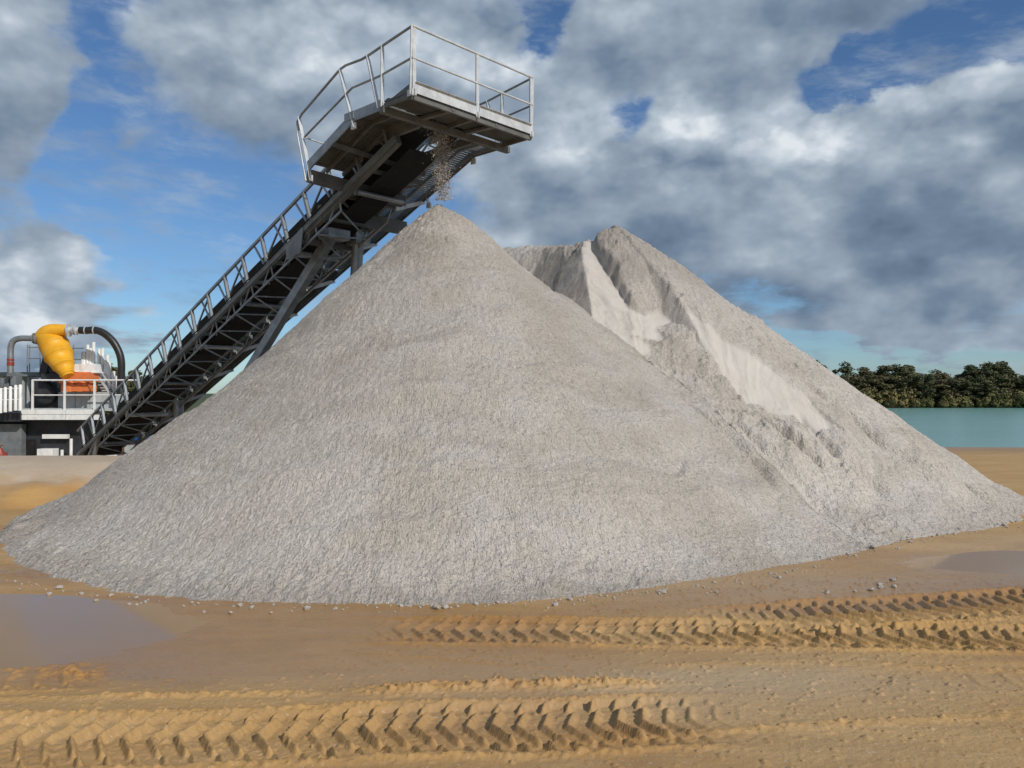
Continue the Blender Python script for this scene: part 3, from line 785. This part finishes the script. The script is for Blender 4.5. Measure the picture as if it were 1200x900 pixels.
# idlers and cross members
for i in range(18):
    t = 2.2 + i*.8
    mb = MB(); mb.beam(L(t, -TW, zb(t) + .02), L(t, TW, zb(t) + .02), .06, .07)
    mb.beam(L(t, -TW*(1 if i % 2 else -1), zb(t) - .02), L(t + .8, TW*(1 if i % 2 else -1), zb(t + .8) - .02), .035, .035)
    mb.build('cross_member', M['steel' if i > 2 else 'under'], conv)
for i in range(7):
    t = 2.6 + i*2.1
    mb = MB(); mb.tube(L(t, -.55, zb(t) - .14), L(t, .55, zb(t) - .14), .05, 10)
    for sy in (-1, 1): mb.beam(L(t, sy*.58, zb(t) + .0), L(t, sy*.58, zb(t) - .2), .012, .07, (1, 0, 0))
    mb.build('return_roller', M['galv_light'] if i % 2 else M['galv'], conv)
# head pulley, cover, motor, chute frame
mb = MB(); mb.tube(L(1.15, -.52, 6.62), L(1.15, .52, 6.62), .24, 20)
mb.build('head_pulley', M['rubber'], conv)
mb = MB()
mb.prism([L(.72, -.60, 6.5), L(.78, -.60, 6.98), L(1.0, -.60, 7.08), L(1.9, -.60, 6.85), L(1.9, -.60, 6.5)], (0, 0, 0), (0, .03, 0))
mb.prism([L(.72, .57, 6.5), L(.78, .57, 6.98), L(1.0, .57, 7.08), L(1.9, .57, 6.85), L(1.9, .57, 6.5)], (0, 0, 0), (0, .03, 0))
mb.beam(L(.9, -.57, 7.03), L(.9, .57, 7.03), .26, .02); mb.beam(L(1.45, -.57, 6.97), L(1.45, .57, 6.97), .86, .02)
mb.beam(L(.75, -.57, 6.74), L(.75, .57, 6.74), .02, .46)
mb.build('pulley_cover', M['under'], conv)
mb = MB(); mb.tube(L(1.2, -.62, 6.66), L(1.2, -.92, 6.66), .13, 14); mb.box(L(1.2, -.72, 6.66), (.3, .1, .3))
mb.build('drive_motor', M['under'], conv)
# head frame beams below the deck
mb = MB()
for y in (-.60, .60):
    mb.beam(L(.76, y, 6.34), L(2.2, y, 6.31), .07, .14)
    mb.beam(L(1.3, y*1.02, 6.2 + (.3 if y > 0 else 0)), L(4.8, y*1.02, zb(4.8) - .05 + (.3 if y > 0 else 0)), .09, .2 if y < 0 else .12)
mb.beam(L(.74, -1.40, 6.36), L(.74, 1.52, 6.36), .10, .11)
mb.beam(L(.05, -1.37, 6.40), L(.05, 1.37, 6.40), .05, .09)
for y in (-.55, .45): mb.beam(L(.02, y + .05, 6.405), L(.75, y - .05, 6.405), .09, .05)
mb.beam(L(2.85, -1.40, 5.70), L(2.85, .70, 5.62), .10, .22)
mb.beam(L(2.1, -1.38, 6.10), L(2.1, .65, 6.00), .06, .07)
mb.beam(L(3.6, -.68, 5.3), L(3.6, 1.4, 5.3), .12, .26)
mb.beam(L(4.3, -.68, 4.95), L(4.3, .68, 4.95), .12, .30)
mb.build('head_frame', M['under'], conv)
# decks: front cross deck, near side walkway, far side walkway (bar grating)
def zfloor(t): return 6.46 if t < 1.5 else 6.46 - .405*(t - 1.5)
def deck(name, y0, y1, ta, tb, pitch, solid, mat, depth=.03):
    mb = MB(); t = ta
    while t < tb - pitch*.5:
        if solid:
            mb.beam(L(t, y0, zfloor(t)), L(t, y1, zfloor(t)), pitch*.35, .024)
        else: mb.beam(L(t, y0, zfloor(t)), L(t, y1, zfloor(t)), pitch*.42, depth)
        t += pitch
    ks = [ta] + [k for k in (1.5,) if ta < k < tb] + [tb]
    if solid:
        for a, b in zip(ks[:-1], ks[1:]): mb.beam(L(a, (y0 + y1)/2, zfloor(a) + .018), L(b, (y0 + y1)/2, zfloor(b) + .018), y1 - y0, .008)
    for a, b in zip(ks[:-1], ks[1:]):
        for y in (y0, y1, y0 + (y1 - y0)*.5):
            mb.beam(L(a, y, zfloor(a) - .045), L(b, y, zfloor(b) - .045), .04, .07)
    return mb.build(name, mat, conv)
deck('front_deck', -1.36, 1.36, .02, .72, .035, True, M['under'])
deck('side_walkway', -1.36, -.66, .80, 2.86, .0465, True, M['under'])
deck('side_walkway', .70, 1.34, .80, 5.9, .055, False, M['galv'])
deck('side_walkway', .72, 1.34, 5.95, 16.2, .09, True, M['steel'])
# outer stringers
mb = MB(); mb.beam(L(.76, -1.385, 6.44), L(1.5, -1.385, 6.44), .02, .17); mb.beam(L(1.5, -1.385, 6.44), L(2.88, -1.385, zfloor(2.88) - .02), .02, .17)
mb.box(L(1.62, -1.40, 6.46), (.26, .012, .13)); mb.build('stringer', M['galv'], conv)
mb = MB(); mb.beam(L(.76, 1.365, 6.42), L(1.5, 1.365, 6.42), .02, .14); mb.beam(L(1.5, 1.365, 6.42), L(16.2, 1.365, zfloor(16.2) - .04), .02, .16)
mb.build('stringer', M['steel'], conv)
# walkway brackets
for i in range(9):
    t = 3.0 + i*1.6
    mb = MB(); mb.beam(L(t, .66, zb(t) - .02), L(t, 1.42, zfloor(t) - .10), .05, .08); mb.build('bracket', M['galv_light'], conv)
# toe boards on the front edge
for y0, y1 in ((-1.33, -.03), (.06, 1.33)):
    mb = MB(); mb.beam(L(-.008, y0, 6.53), L(-.008, y1, 6.53), .006, .17); mb.beam(L(-.03, y0, 6.612), L(-.03, y1, 6.612), .045, .006)
    mb.build('toe_board', M['galv_light'], conv, .002)
# handrails
RT = [(0, 7.47), (.55, 7.41), (1.145, 7.34), (1.30, 7.33), (1.75, 7.36), (1.92, 7.34), (3.10, 6.87), (3.26, 6.76), (3.18, 6.60)]
RM = [(0, 6.98), (.86, 6.92), (1.573, 6.93), (3.02, 6.43)]
def rail(pts, y, r): mb = MB(); mb.path([L(t, y, z) for t, z in pts], r, 8); return mb
for y in (-1.375, 1.375):
    rail(RT, y, .021).build('handrail', M['galv'], conv)
    rail(RM, y, .018).build('handrail', M['galv'], conv)
mb = MB(); mb.tube(L(0, -1.375, 7.47), L(0, 1.375, 7.47), .021); mb.build('handrail', M['galv_light'], conv)
mb = MB(); mb.tube(L(0, -1.375, 6.98), L(0, 1.375, 6.98), .018); mb.build('handrail', M['galv_light'], conv)
def post(t0_, z0_, t1_, z1_, y, y2=None, m_='galv_light'):
    mb = MB(); y2 = y if y2 is None else y2
    mb.beam(L(t0_, y, z0_), L(t1_, y2, z1_), .012, .065, (0, 1, 0)); mb.beam(L(t0_ + .02, y, z0_), L(t1_ + .02, y2, z1_), .05, .012, (0, 1, 0))
    mb.box(L(t0_ + .02, y, z0_ + .03), (.12, .03, .10))
    mb.build('rail_post', M[m_], conv)
for y in (-1.375, 1.375):
    post(.03, 6.42, .0, 7.49, y); post(.75, 6.40, .75, 7.40, y)
    post(.84, 6.40, 1.145, 7.35, y); post(1.50, 6.25, 1.92, 7.34, y)
    post(2.80, 5.62, 3.20, 6.84, y)
post(.0, 6.42, .0, 7.49, -1.34); post(.0, 6.42, .0, 7.49, 1.34)
post(.0, 6.42, .0, 7.48, .01)
mb = MB(); mb.path([L(3.26, -1.375, 6.76), L(3.2, -1.40, 6.5), L(2.92, -1.40, 5.62)], .02); mb.tube(L(3.02, -1.375, 6.43), L(3.0, -.7, 6.38), .015)
mb.build('handrail', M['galv_light'], conv)
# gusset plates
mb = MB(); mb.prism([L(4.1, -.72, zb(4.1) + .02), L(4.75, -.72, zb(4.75) - .0), L(4.7, -.72, zb(4.7) - .32), L(4.2, -.72, zb(4.2) - .42)], (0, 0, 0), (0, .015, 0))
mb.build('gusset_plate', M['steel'], conv)
# support legs
mb = MB(); mb.beam(L(3.9, -.1, 5.12), L(9.65, -.66, -.42), .17, .20); mb.box(L(4.0, -.08, 5.0), (.4, .5, .2)); mb.build('support_leg', M['galv'], conv, .01)
mb = MB(); mb.tube(L(4.0, .5, 5.0), L(4.7, .63, -.4), .12, 16); mb.box(L(4.0, .5, 5.0), (.35, .35, .25)); mb.build('support_leg', M['galv'], conv)
mb = MB(); mb.tube(L(12.3, .5, -.46), L(12.3, .5, 1.62), .135, 18); mb.tube(L(12.3, .5, 1.60), L(12.3, .5, 1.66), .17, 18); mb.build('support_leg', M['galv'], conv)
for sy in (-1, 1):
    mb = MB(); mb.beam(L(15.65, sy*.62, -.46), L(15.0, sy*.62, zb(15.0)), .09, .09); mb.beam(L(16.4, sy*.62, -.46), L(15.0, sy*.62, zb(15.0)), .07, .07)
    mb.build('support_leg', M['galv'], conv)
mb = MB(); mb.tube(L(16.45, -.5, zb(16.4) + .12), L(16.45, .5, zb(16.4) + .12), .2, 18); mb.build('tail_pulley', M['rubber'], conv)

# falling sand: one stream nobody could count
rg = random.Random(12); mb = MB()
ex, ey = LEN - .98, 0
cx0 = org[0] + ex*ux; cy0 = org[1] + ex*uy
for k in range(3800):
    f = rg.random()**.8
    z = 6.58 - 1.4*f*f**.45
    sp = .04 + .045*f + (.10 if rg.random() < .08 else 0)
    a = rg.gauss(0, 1)*sp; b = rg.gauss(0, 1)*(.16 - .09*f)
    adv = .02 + .12*f**.6
    x = cx0 + ux*(adv + a*.7) - uy*b; y = cy0 + uy*(adv + a*.7) + ux*b
    s = rg.uniform(.006, .017) if rg.random() < .93 else rg.uniform(.02, .032)
    q = [Vector((rg.gauss(0, 1), rg.gauss(0, 1), rg.gauss(0, 1))).normalized()*s for _ in range(3)]
    c = Vector((x, y, z)); e4 = q[0].cross(q[1]).normalized()*s
    mb.add([c + q[0], c + q[1], c - q[0]*.8, c + e4], [(0, 1, 3), (1, 2, 3), (2, 0, 3), (0, 2, 1)])
fs_ = mb.build('falling_sand', M['clod'])
tag(fs_, 'stream of damp sand falling from the conveyor head onto the peak', 'falling sand', kind='stuff')

# ------------------------------------------------------------------ washing plant beyond the bank
D = 27.0
def P(px, py, d=D): return Vector(((px - 600)/FPX*d, d, 1.8 + (464 - py)/FPX*d))
k_ = D/FPX                                        # metres per pixel at that distance
plant = empty('washing_plant', (P(60, 0).x, D, 0))
tag(plant, 'sand washing plant with white decks and railings behind the sandy bank', 'processing plant')
def pb(mb): 
    o = Vector(plant.location)
    mb.v = [tuple(Vector(v) - o) for v in mb.v]; return mb
def panel(mb, x0, x1, y0, y1, d, thick):
    a, b = P(x0, y1, d), P(x1, y0, d)
    mb.box(((a.x + b.x)/2, d + thick/2, (a.z + b.z)/2), (b.x - a.x, thick, b.z - a.z))
def part(name, mat, fn, bevel=0.0, parent=None):
    mb = MB(); fn(mb); return pb(mb).build(name, M[mat], parent or plant, bevel)
part('base_wall', 'dark', lambda m: (panel(m, -40, 94, 493, 545, 27.6, 3.0)))
part('door', 'rubber', lambda m: panel(m, 29, 42, 515, 545, 27.56, .03))
part('side_wall', 'steel', lambda m: panel(m, -40, 26, 497, 545, 27.3, .25))
part('sign_bar', 'white', lambda m: panel(m, 50, 80, 509, 514, 27.4, .12))
part('white_block', 'white', lambda m: panel(m, 44, 62, 526, 545, 27.2, .4), .01)
for px in (73.5, 84): part('bollard_post', 'white', lambda m: m.tube(P(px, 545, 27.0), P(px, 527 if px < 80 else 514, 27.0), .05, 10))
part('deck_fascia', 'white', lambda m: (panel(m, 25, 76.5, 480, 485.6, 27.0, .1), panel(m, 25, 76.5, 486, 492, 26.985, .1), panel(m, 77, 110, 480, 485.6, 27.0, .1), panel(m, 77, 118, 486, 492, 26.985, .1)), .004)
part('deck', 'pale', lambda m: panel(m, 20, 150, 478.5, 481.5, 27.12, 3.4))
part('grating_deck', 'dark', lambda m: panel(m, -40, 24, 484, 494, 26.9, 3.2))
def rails(m):
    m.tube(P(38, 445.5, 27.05), P(160, 445.5, 27.05), .028); m.tube(P(38, 463, 27.05), P(150, 463, 27.05), .02)
part('handrail', 'white', rails)
for px in (38.5, 76, 111, 147): part('rail_post', 'white', lambda m: m.beam(P(px, 480, 27.05), P(px, 445, 27.05), .05, .07, (0, 1, 0)))
part('screen_panel', 'pale', lambda m: (panel(m, 68, 88, 459.5, 479, 27.9, 1.2), panel(m, 88.6, 105, 459.5, 479, 27.9, 1.2), panel(m, 105.6, 132, 459.5, 479, 27.9, 1.2)), .01)
part('drive_guard', 'dark', lambda m: (m.lathe(P(49, 460, 27.7), (0, 1, 0), [(0, .25), (.02, .42), (.5, .42), (.52, .2)], 20), panel(m, 39, 67, 464, 479, 28.0, .8)))
part('feed_box', 'white', lambda m: (panel(m, 85, 111, 426.5, 436, 27.6, .8), panel(m, 83.5, 112.5, 435.6, 437.2, 27.5, .95)), .01)
# row of thick white tubes at the left end and the stepped ones at the right
for px, a, b in ((1, 455, 484), (6.5, 454, 483), (12.5, 453, 482), (18.6, 451.5, 481), (24, 451, 481)):
    part('rail_post', 'white', lambda m: m.lathe(P(px, b, 26.6), (0, 0, 1), [(0, .055), ((b - a)*k_ - .03, .055), ((b - a)*k_, .03)], 12))
part('handrail', 'white', lambda m: (m.tube(P(-40, 457, 26.6), P(25, 455, 26.6), .018), m.tube(P(-40, 470, 26.6), P(25, 468, 26.6), .018)))
for px, a, b in ((98.5, 412, 428), (102.5, 404, 426), (109.5, 401, 427), (116, 409, 433), (120, 408, 428), (123.5, 422, 447), (128, 424, 456), (133, 435, 458), (137, 441, 462), (106, 408, 427), (126, 416, 440), (97, 413, 427)):
    part('vertical_tube', 'white', lambda m: (m.tube(P(px, b, 28.2), P(px, a, 28.2), .06, 10)))
part('stair_flight', 'galv_light', lambda m: [m.beam(P(112, 436, 28.0), P(130, 462, 28.0), .05, .14, (0, 1, 0)), m.beam(P(112, 428, 27.9), P(134, 456, 27.9), .03, .03)] + [m.box(P(113 + 2.4*q, 438 + 3.3*q, 28.2), (.22, .5, .03)) for q in range(8)])
for a_, b_, y_ in ((32, 47, 407), (32, 47, 420), (80, 98, 408), (80, 98, 421)): part('upper_handrail', 'galv', lambda m: m.tube(P(a_, y_, 28.6), P(b_, y_, 28.6), .018))
for q in (32, 34.5, 47, 86): part('upper_rail_post', 'galv', lambda m: m.tube(P(q, 438, 28.6), P(q, 404, 28.6), .02))
part('upper_deck', 'steel', lambda m: (panel(m, -40, 45, 436, 441, 28.3, 2.5), panel(m, 45, 112, 438, 441, 28.7, 2)))
part('backing_wall', 'pale', lambda m: (panel(m, -40, 22, 443, 452, 29.2, .4), panel(m, 22, 38, 443, 479, 29.2, .4)))
for q in (3, 27, 34, 66, 96, 118): part('frame_post', 'pale', lambda m: m.beam(P(q, 479, 28.5), P(q, 441, 28.5), .09, .09))
part('frame_beam', 'pale', lambda m: m.beam(P(64, 452, 28.4), P(134, 452, 28.4), .06, .09))
part('gearbox', 'steel', lambda m: (panel(m, 0, 10, 443, 454, 27.6, .5), panel(m, 12, 18, 441, 452, 27.5, .4), panel(m, 60, 68, 447, 459, 28, .4)), .02)

# hydrocyclone with its pipes: bolted above the plant
cyc = empty('hydrocyclone', P(62, 445, 27.4))
tag(cyc, 'big yellow tilted hydrocyclone with a grey pipe and a black hose', 'hydrocyclone')
def cpart(name, mat, fn, parent=None):
    mb = MB(); fn(mb); o = Vector(cyc.location); mb.v = [tuple(Vector(v) - o) for v in mb.v]
    return mb.build(name, M[mat], parent or cyc)
dc = 27.3
top = P(57.5, 392, dc + .25); bot = P(80, 441, dc - .2); ax = bot - top; AL = ax.length
def arc(pts, n=6):
    pts = [Vector(p) for p in pts]; out = []
    for i in range(len(pts) - 1):
        p0 = pts[max(i - 1, 0)]; p1 = pts[i]; p2 = pts[i + 1]; p3 = pts[min(i + 2, len(pts) - 1)]
        for k in range(n):
            t = k/n
            out.append(.5*((2*p1) + (p2 - p0)*t + (2*p0 - 5*p1 + 4*p2 - p3)*t*t + (3*p1 - p0 - 3*p2 + p3)*t**3))
    return out + [pts[-1]]
body = cpart('cone_body', 'yellow', lambda m: m.lathe(top, ax, [(-.10, .10), (-.08, .30), (-.02, .42), (.06, .462), (AL*.25, .47), (AL*.253, .482), (AL*.268, .482), (AL*.271, .47), (AL*.50, .465), (AL*.503, .478), (AL*.52, .476), (AL*.523, .46), (AL*.74, .35), (AL*.743, .365), (AL*.757, .36), (AL*.76, .335), (AL*.93, .22), (AL*.933, .245), (AL*.95, .24), (AL*.953, .21), (AL, .18)], 40))
cpart('inlet_duct', 'yellow', lambda m: (m.path(arc([P(47, 402, dc + .1), P(50, 394, dc + .05), P(57, 389, dc), P(66, 387, dc), P(74, 386.5, dc), P(80.5, 386.5, dc)], 4), [.14, .18, .22, .24, .25, .255, .26, .26, .255, .25, .24, .235, .22, .21, .2, .19, .185, .18, .17, .165, .16][:21], 20)))
cpart('flange', 'galv_light', lambda m: (m.tube(P(80, 386.5, dc), P(81, 386.5, dc), .24, 16), m.tube(P(81, 386.5, dc), P(93, 387, dc), .10, 14), m.tube(P(86, 386.7, dc), P(87, 386.7, dc), .17, 14), m.tube(P(88.5, 386.8, dc), P(89.5, 386.8, dc), .17, 14)))
cpart('discharge_box', 'orange', lambda m: [panel(m, 75, 104, 437, 447, 27.2, .7), panel(m, 78, 103, 451, 458.5, 27.25, .6), m.tube(P(83, 436, 27.5), P(83, 459, 27.5), .30, 16), m.tube(P(98, 436, 27.5), P(98, 459, 27.5), .26, 16), m.tube(P(83, 446, 27.5), P(83, 449, 27.5), .38, 16), m.tube(P(98, 446, 27.5), P(98, 449, 27.5), .34, 16)])
pipe = cpart('overflow_pipe', 'galv', lambda m: (m.path(arc([P(44, 396.5, dc), P(34, 396.5, dc), P(24, 396.5, dc), P(16, 399, dc), P(12.6, 406, dc), P(12.3, 418, dc), P(12.3, 437, dc)]), .10, 14), m.tube(P(39.5, 396.5, dc), P(41, 396.5, dc), .19, 14), m.tube(P(43, 396.7, dc), P(45, 397, dc), .2, 14)))
cpart('red_band', 'red', lambda m: (m.tube(P(12.3, 420.5, dc), P(12.3, 423, dc), .112, 14), m.tube(P(12.3, 424.2, dc), P(12.3, 428.5, dc), .112, 14)), pipe)
hose = cpart('hose', 'hose', lambda m: m.path(arc([P(93, 387, dc), P(102, 387.2, dc), P(112, 387, dc), P(122, 391, dc), P(132, 400, dc), P(139, 412, dc), P(142, 424, dc), P(142, 440, dc), P(141, 462, dc)]), .125, 14))
cpart('hose_clamp', 'galv_light', lambda m: (m.tube(P(99.5, 387.1, dc), P(100.8, 387.1, dc), .135, 14), m.tube(P(109.7, 387.0, dc), P(111, 387.0, dc), .137, 14)), hose)
cpart('saddle_bracket', 'dark', lambda m: (m.beam(P(52, 441, dc + .4), P(58, 415, dc + .45), .3, .25), m.beam(P(66, 441, dc + .4), P(60, 420, dc + .45), .3, .2), panel(m, 48, 76, 438, 446, dc + .1, .5)))

# things in the yard under the conveyor
def pump(px, py, d, mat, label, s=1.0):
    e = empty('pump', (P(px, py, d).x, d, -.46)); tag(e, label, 'pump')
    z0 = P(px, py, d).z + .46
    m = MB(); m.tube((-.3*s, 0, z0), (.3*s, 0, z0), .2*s, 16); m.tube((-.34*s, 0, z0), (-.28*s, 0, z0), .24*s, 16); m.build('motor', M[mat], e)
    m = MB(); m.tube((.3*s, -.1*s, z0), (.3*s, .1*s, z0), .26*s, 18); m.tube((.42*s, 0, z0), (.42*s, 0, z0 + .4*s), .09*s, 12); m.build('volute', M[mat], e)
    m = MB(); m.box((0, 0, (z0 - .2*s)/2), (.8*s, .4*s, max(.05, z0 - .2*s))); m.build('plinth', M['pale'], e)
pump(164, 511, 26.5, 'blue', 'bright blue pump in the yard beneath the conveyor, the larger of two')
pump(196, 488, 27.5, 'blue', 'small blue pump on a grey plinth close to the edge of the heap', .7)
e = empty('cable_reel', (P(150, 507, 28).x, 28, -.46)); tag(e, 'brown wooden cable reel standing on a frame under the conveyor', 'reel')
m = MB(); zr = P(150, 503, 28).z + .46
m.tube((0, -.02, zr), (0, .04, zr), .33, 20); m.tube((0, .36, zr), (0, .42, zr), .33, 20); m.build('reel_flange', M['wood'], e)
m = MB(); m.tube((0, .04, zr), (0, .36, zr), .2, 16); m.build('reel_drum', M['rubber'], e)
m = MB(); m.box((0, .2, (zr - .33)/2), (.4, .4, zr - .33)); m.build('reel_stand', M['rust'], e)
e = empty('water_tank', (P(172, 500, 30).x, 30, -.46)); tag(e, 'white storage tank on a low base seen under the conveyor', 'tank')
m = MB(); m.lathe((0, 0, .2), (0, 0, 1), [(0, .7), (.9, .7), (1.1, .6), (1.16, .2)], 24); m.build('tank_shell', M['white'], e)
m = MB(); m.box((0, 0, .1), (1.6, 1.6, .2)); m.build('tank_base', M['pale'], e)
e = empty('pipe_stack', (P(128, 525, 28.5).x, 28.5, -.46)); tag(e, 'stack of pale pipes lying on the yard behind the conveyor tail', 'pipes')
for i, (a, b) in enumerate(((0, 0), (.24, 0), (.48, 0), (.12, .2), (.36, .2))):
    m = MB(); m.tube((-.6, a, .12 + b), (1.6, a, .12 + b), .11, 12); m.build('pipe', M['white'], e)
e = empty('red_valve', (P(1, 530, 26.4).x, 26.4, -.46)); e.scale = (.75, .75, 1.2); tag(e, 'rusty red valve body standing by the plant wall at the left edge', 'valve')
m = MB(); m.lathe((0, 0, 0), (0, 0, 1), [(0, .12), (.02, .18), (.05, .18), (.06, .10), (.12, .2), (.26, .24), (.38, .12), (.44, .1)], 18); m.tube((-.3, 0, .24), (.3, 0, .24), .09, 12); m.build('valve_body', M['red'], e)
m = MB(); m.tube((0, 0, .4), (0, 0, .52), .02, 8); m.lathe((0, 0, .5), (0, 0, 1), [(0, .12), (.03, .12)], 16); m.build('hand_wheel', M['rust'], e)

# ------------------------------------------------------------------ trees
def tree_protos():
    out = []
    for s in range(6):
        rr = random.Random(40 + s); Ht = 8.2; 
        mb = MB(); pts = [(0, 0, 0), (rr.uniform(-.15, .15), rr.uniform(-.15, .15), Ht*.25), (rr.uniform(-.3, .3), rr.uniform(-.3, .3), Ht*.55), (rr.uniform(-.4, .4), 0, Ht*.8)]
        mb.path(pts, [.2, .15, .09, .03], 8)
        ends = []
        for k in range(7):
            b = Vector(pts[1]).lerp(Vector(pts[3]), rr.uniform(0, .9)); a = rr.uniform(0, 6.3)
            q = b + Vector((math.cos(a)*rr.uniform(.9, 1.9), math.sin(a)*rr.uniform(.9, 1.9), rr.uniform(.5, 1.6)))
            mb.path([b, (b + q)/2 + Vector((0, 0, .12)), q], [.06, .04, .015], 6); ends.append(q)
        me_t = mb
        ml = MB(); clumps = []
        for k in range(40):
            a = rr.uniform(0, 6.283); zz = rr.uniform(.05, 1.0); rad = 2.3*math.sin(math.pi*min(1, (zz*.82 + .12)))**.7*rr.uniform(.25, 1)
            clumps.append((Vector((math.cos(a)*rad, math.sin(a)*rad, Ht*zz*rr.uniform(.92, 1.02))), rr.uniform(.45, 1.0)))
        for q in ends: clumps.append((q, .6))
        for c, r in clumps:
            for _ in range(int(120*r)):
                d = Vector((rr.gauss(0, 1), rr.gauss(0, 1), rr.gauss(0, 1))).normalized()
                p = c + Vector((d.x, d.y, d.z*.75))*r*rr.uniform(.55, 1.05)
                nrm = (d + Vector((rr.gauss(0, .5), rr.gauss(0, .5), rr.gauss(0, .5)))).normalized()
                t1 = nrm.cross(Vector((0, 0, 1)) if abs(nrm.z) < .9 else Vector((1, 0, 0))).normalized(); t2 = nrm.cross(t1)
                w = rr.uniform(.11, .22); h = rr.uniform(.09, .19)
                ml.add([p - t1*w, p - t2*h*.8 + t1*w*.1, p + t1*w, p + t2*h], [(0, 1, 2, 3)])
        out.append((me_t, ml))
    return out
def tree_root(name, mt, ml, leafmat, with_trunk=True):
    e = empty(name)
    if with_trunk: mt.build('trunk', M['bark'], e)
    ml.build('crown', leafmat, e)
    return e
protos = [tree_root('tree', mt, ml, M['leaf']) for mt, ml in tree_protos()]
used = set()
rt = random.Random(99)
def place_tree(i, x, y, z, sx_, sz_, label, cat, group):
    src = protos[i]
    if i in used: o = copy_tree(src)
    else: o = src; used.add(i)
    o.location = (x, y, z); o.scale = (sx_, sx_, sz_); o.rotation_euler = (0, 0, rt.uniform(0, 6.28))
    tag(o, label, cat, group); return o
FAR_LABEL = 'bushy dark green tree standing in the wood beyond the lake'
x = 37.0
while x < 136:
    for row in range(3):
        xx = x + rt.uniform(-1.5, 1.5); yy = 157 + row*6 + rt.uniform(-1.2, 1.2)
        place_tree(rt.randrange(6), xx, yy, .0, rt.uniform(1.15, 1.6), rt.uniform(.62, 1.02)*(1.0 + .03*row), FAR_LABEL, 'tree', 'dark trees of the wood beyond the lake')
    x += rt.uniform(2.7, 4.0)
# low bushes along the far shore
def bush_root():
    rr = random.Random(8); ml = MB()
    for k in range(16):
        c = Vector((rr.uniform(-1.3, 1.3), rr.uniform(-.8, .8), rr.uniform(.2, 1.5))); r = rr.uniform(.4, .8)
        for _ in range(60):
            d = Vector((rr.gauss(0, 1), rr.gauss(0, 1), rr.gauss(0, 1))).normalized(); p = c + d*r*rr.uniform(.5, 1)
            if p.z < 0: p.z = .05
            t1 = d.cross(Vector((0, 0, 1.01))).normalized(); t2 = d.cross(t1); w = rr.uniform(.08, .18)
            ml.add([p - t1*w, p - t2*w*.7, p + t1*w, p + t2*w], [(0, 1, 2, 3)])
    e = empty('bush'); ml.build('foliage', M['shrub'], e)
    m = MB()
    for a in range(5): m.path([(0, 0, 0), (math.cos(a*1.3)*.3, math.sin(a*1.3)*.3, .5), (math.cos(a*1.3)*.8, math.sin(a*1.3)*.6, 1.2)], [.04, .03, .015], 6)
    m.build('stem', M['bark'], e); return e
bp = bush_root(); first = True; x = 43.0
while x < 125:
    o = bp if first else copy_tree(bp); first = False
    s = rt.uniform(.8, 1.9); o.location = (x, 153.8 + rt.uniform(-.8, .8), -.35); o.scale = (s, s, s*rt.uniform(.7, 1.15)); o.rotation_euler = (0, 0, rt.uniform(0, 6.2))
    tag(o, 'low olive green bush at the water edge on the far lake shore', 'bush', 'low bushes along the far shore of the lake')
    x += rt.uniform(1.6, 2.9)
# trees beyond the plant on the left
for px, d, s, lab in ((8, 70, .72, 'dark tree top behind the grey vertical pipe of the plant'), (25, 74, .70, 'dark tree top just right of the grey vertical pipe'), (100, 66, .68, 'dark tree behind the white tubes of the plant'), (118, 72, .85, 'tall dark tree behind the stepped white tubes'),
                      (134, 68, .80, 'dark tree framed inside the curve of the black hose'), (160, 70, .72, 'brownish dark tree behind the lower end of the conveyor')):
    p = P(px, 464, d)
    place_tree(rt.randrange(6), p.x, d, gz(p.x, d) - .05, s*1.0, s*(.68 if px > 30 else .6), lab, 'tree', 'trees beyond the washing plant')
for i, e in enumerate(protos):
    if i not in used:
        for ch in list(e.children): bpy.data.objects.remove(ch)
        bpy.data.objects.remove(e)
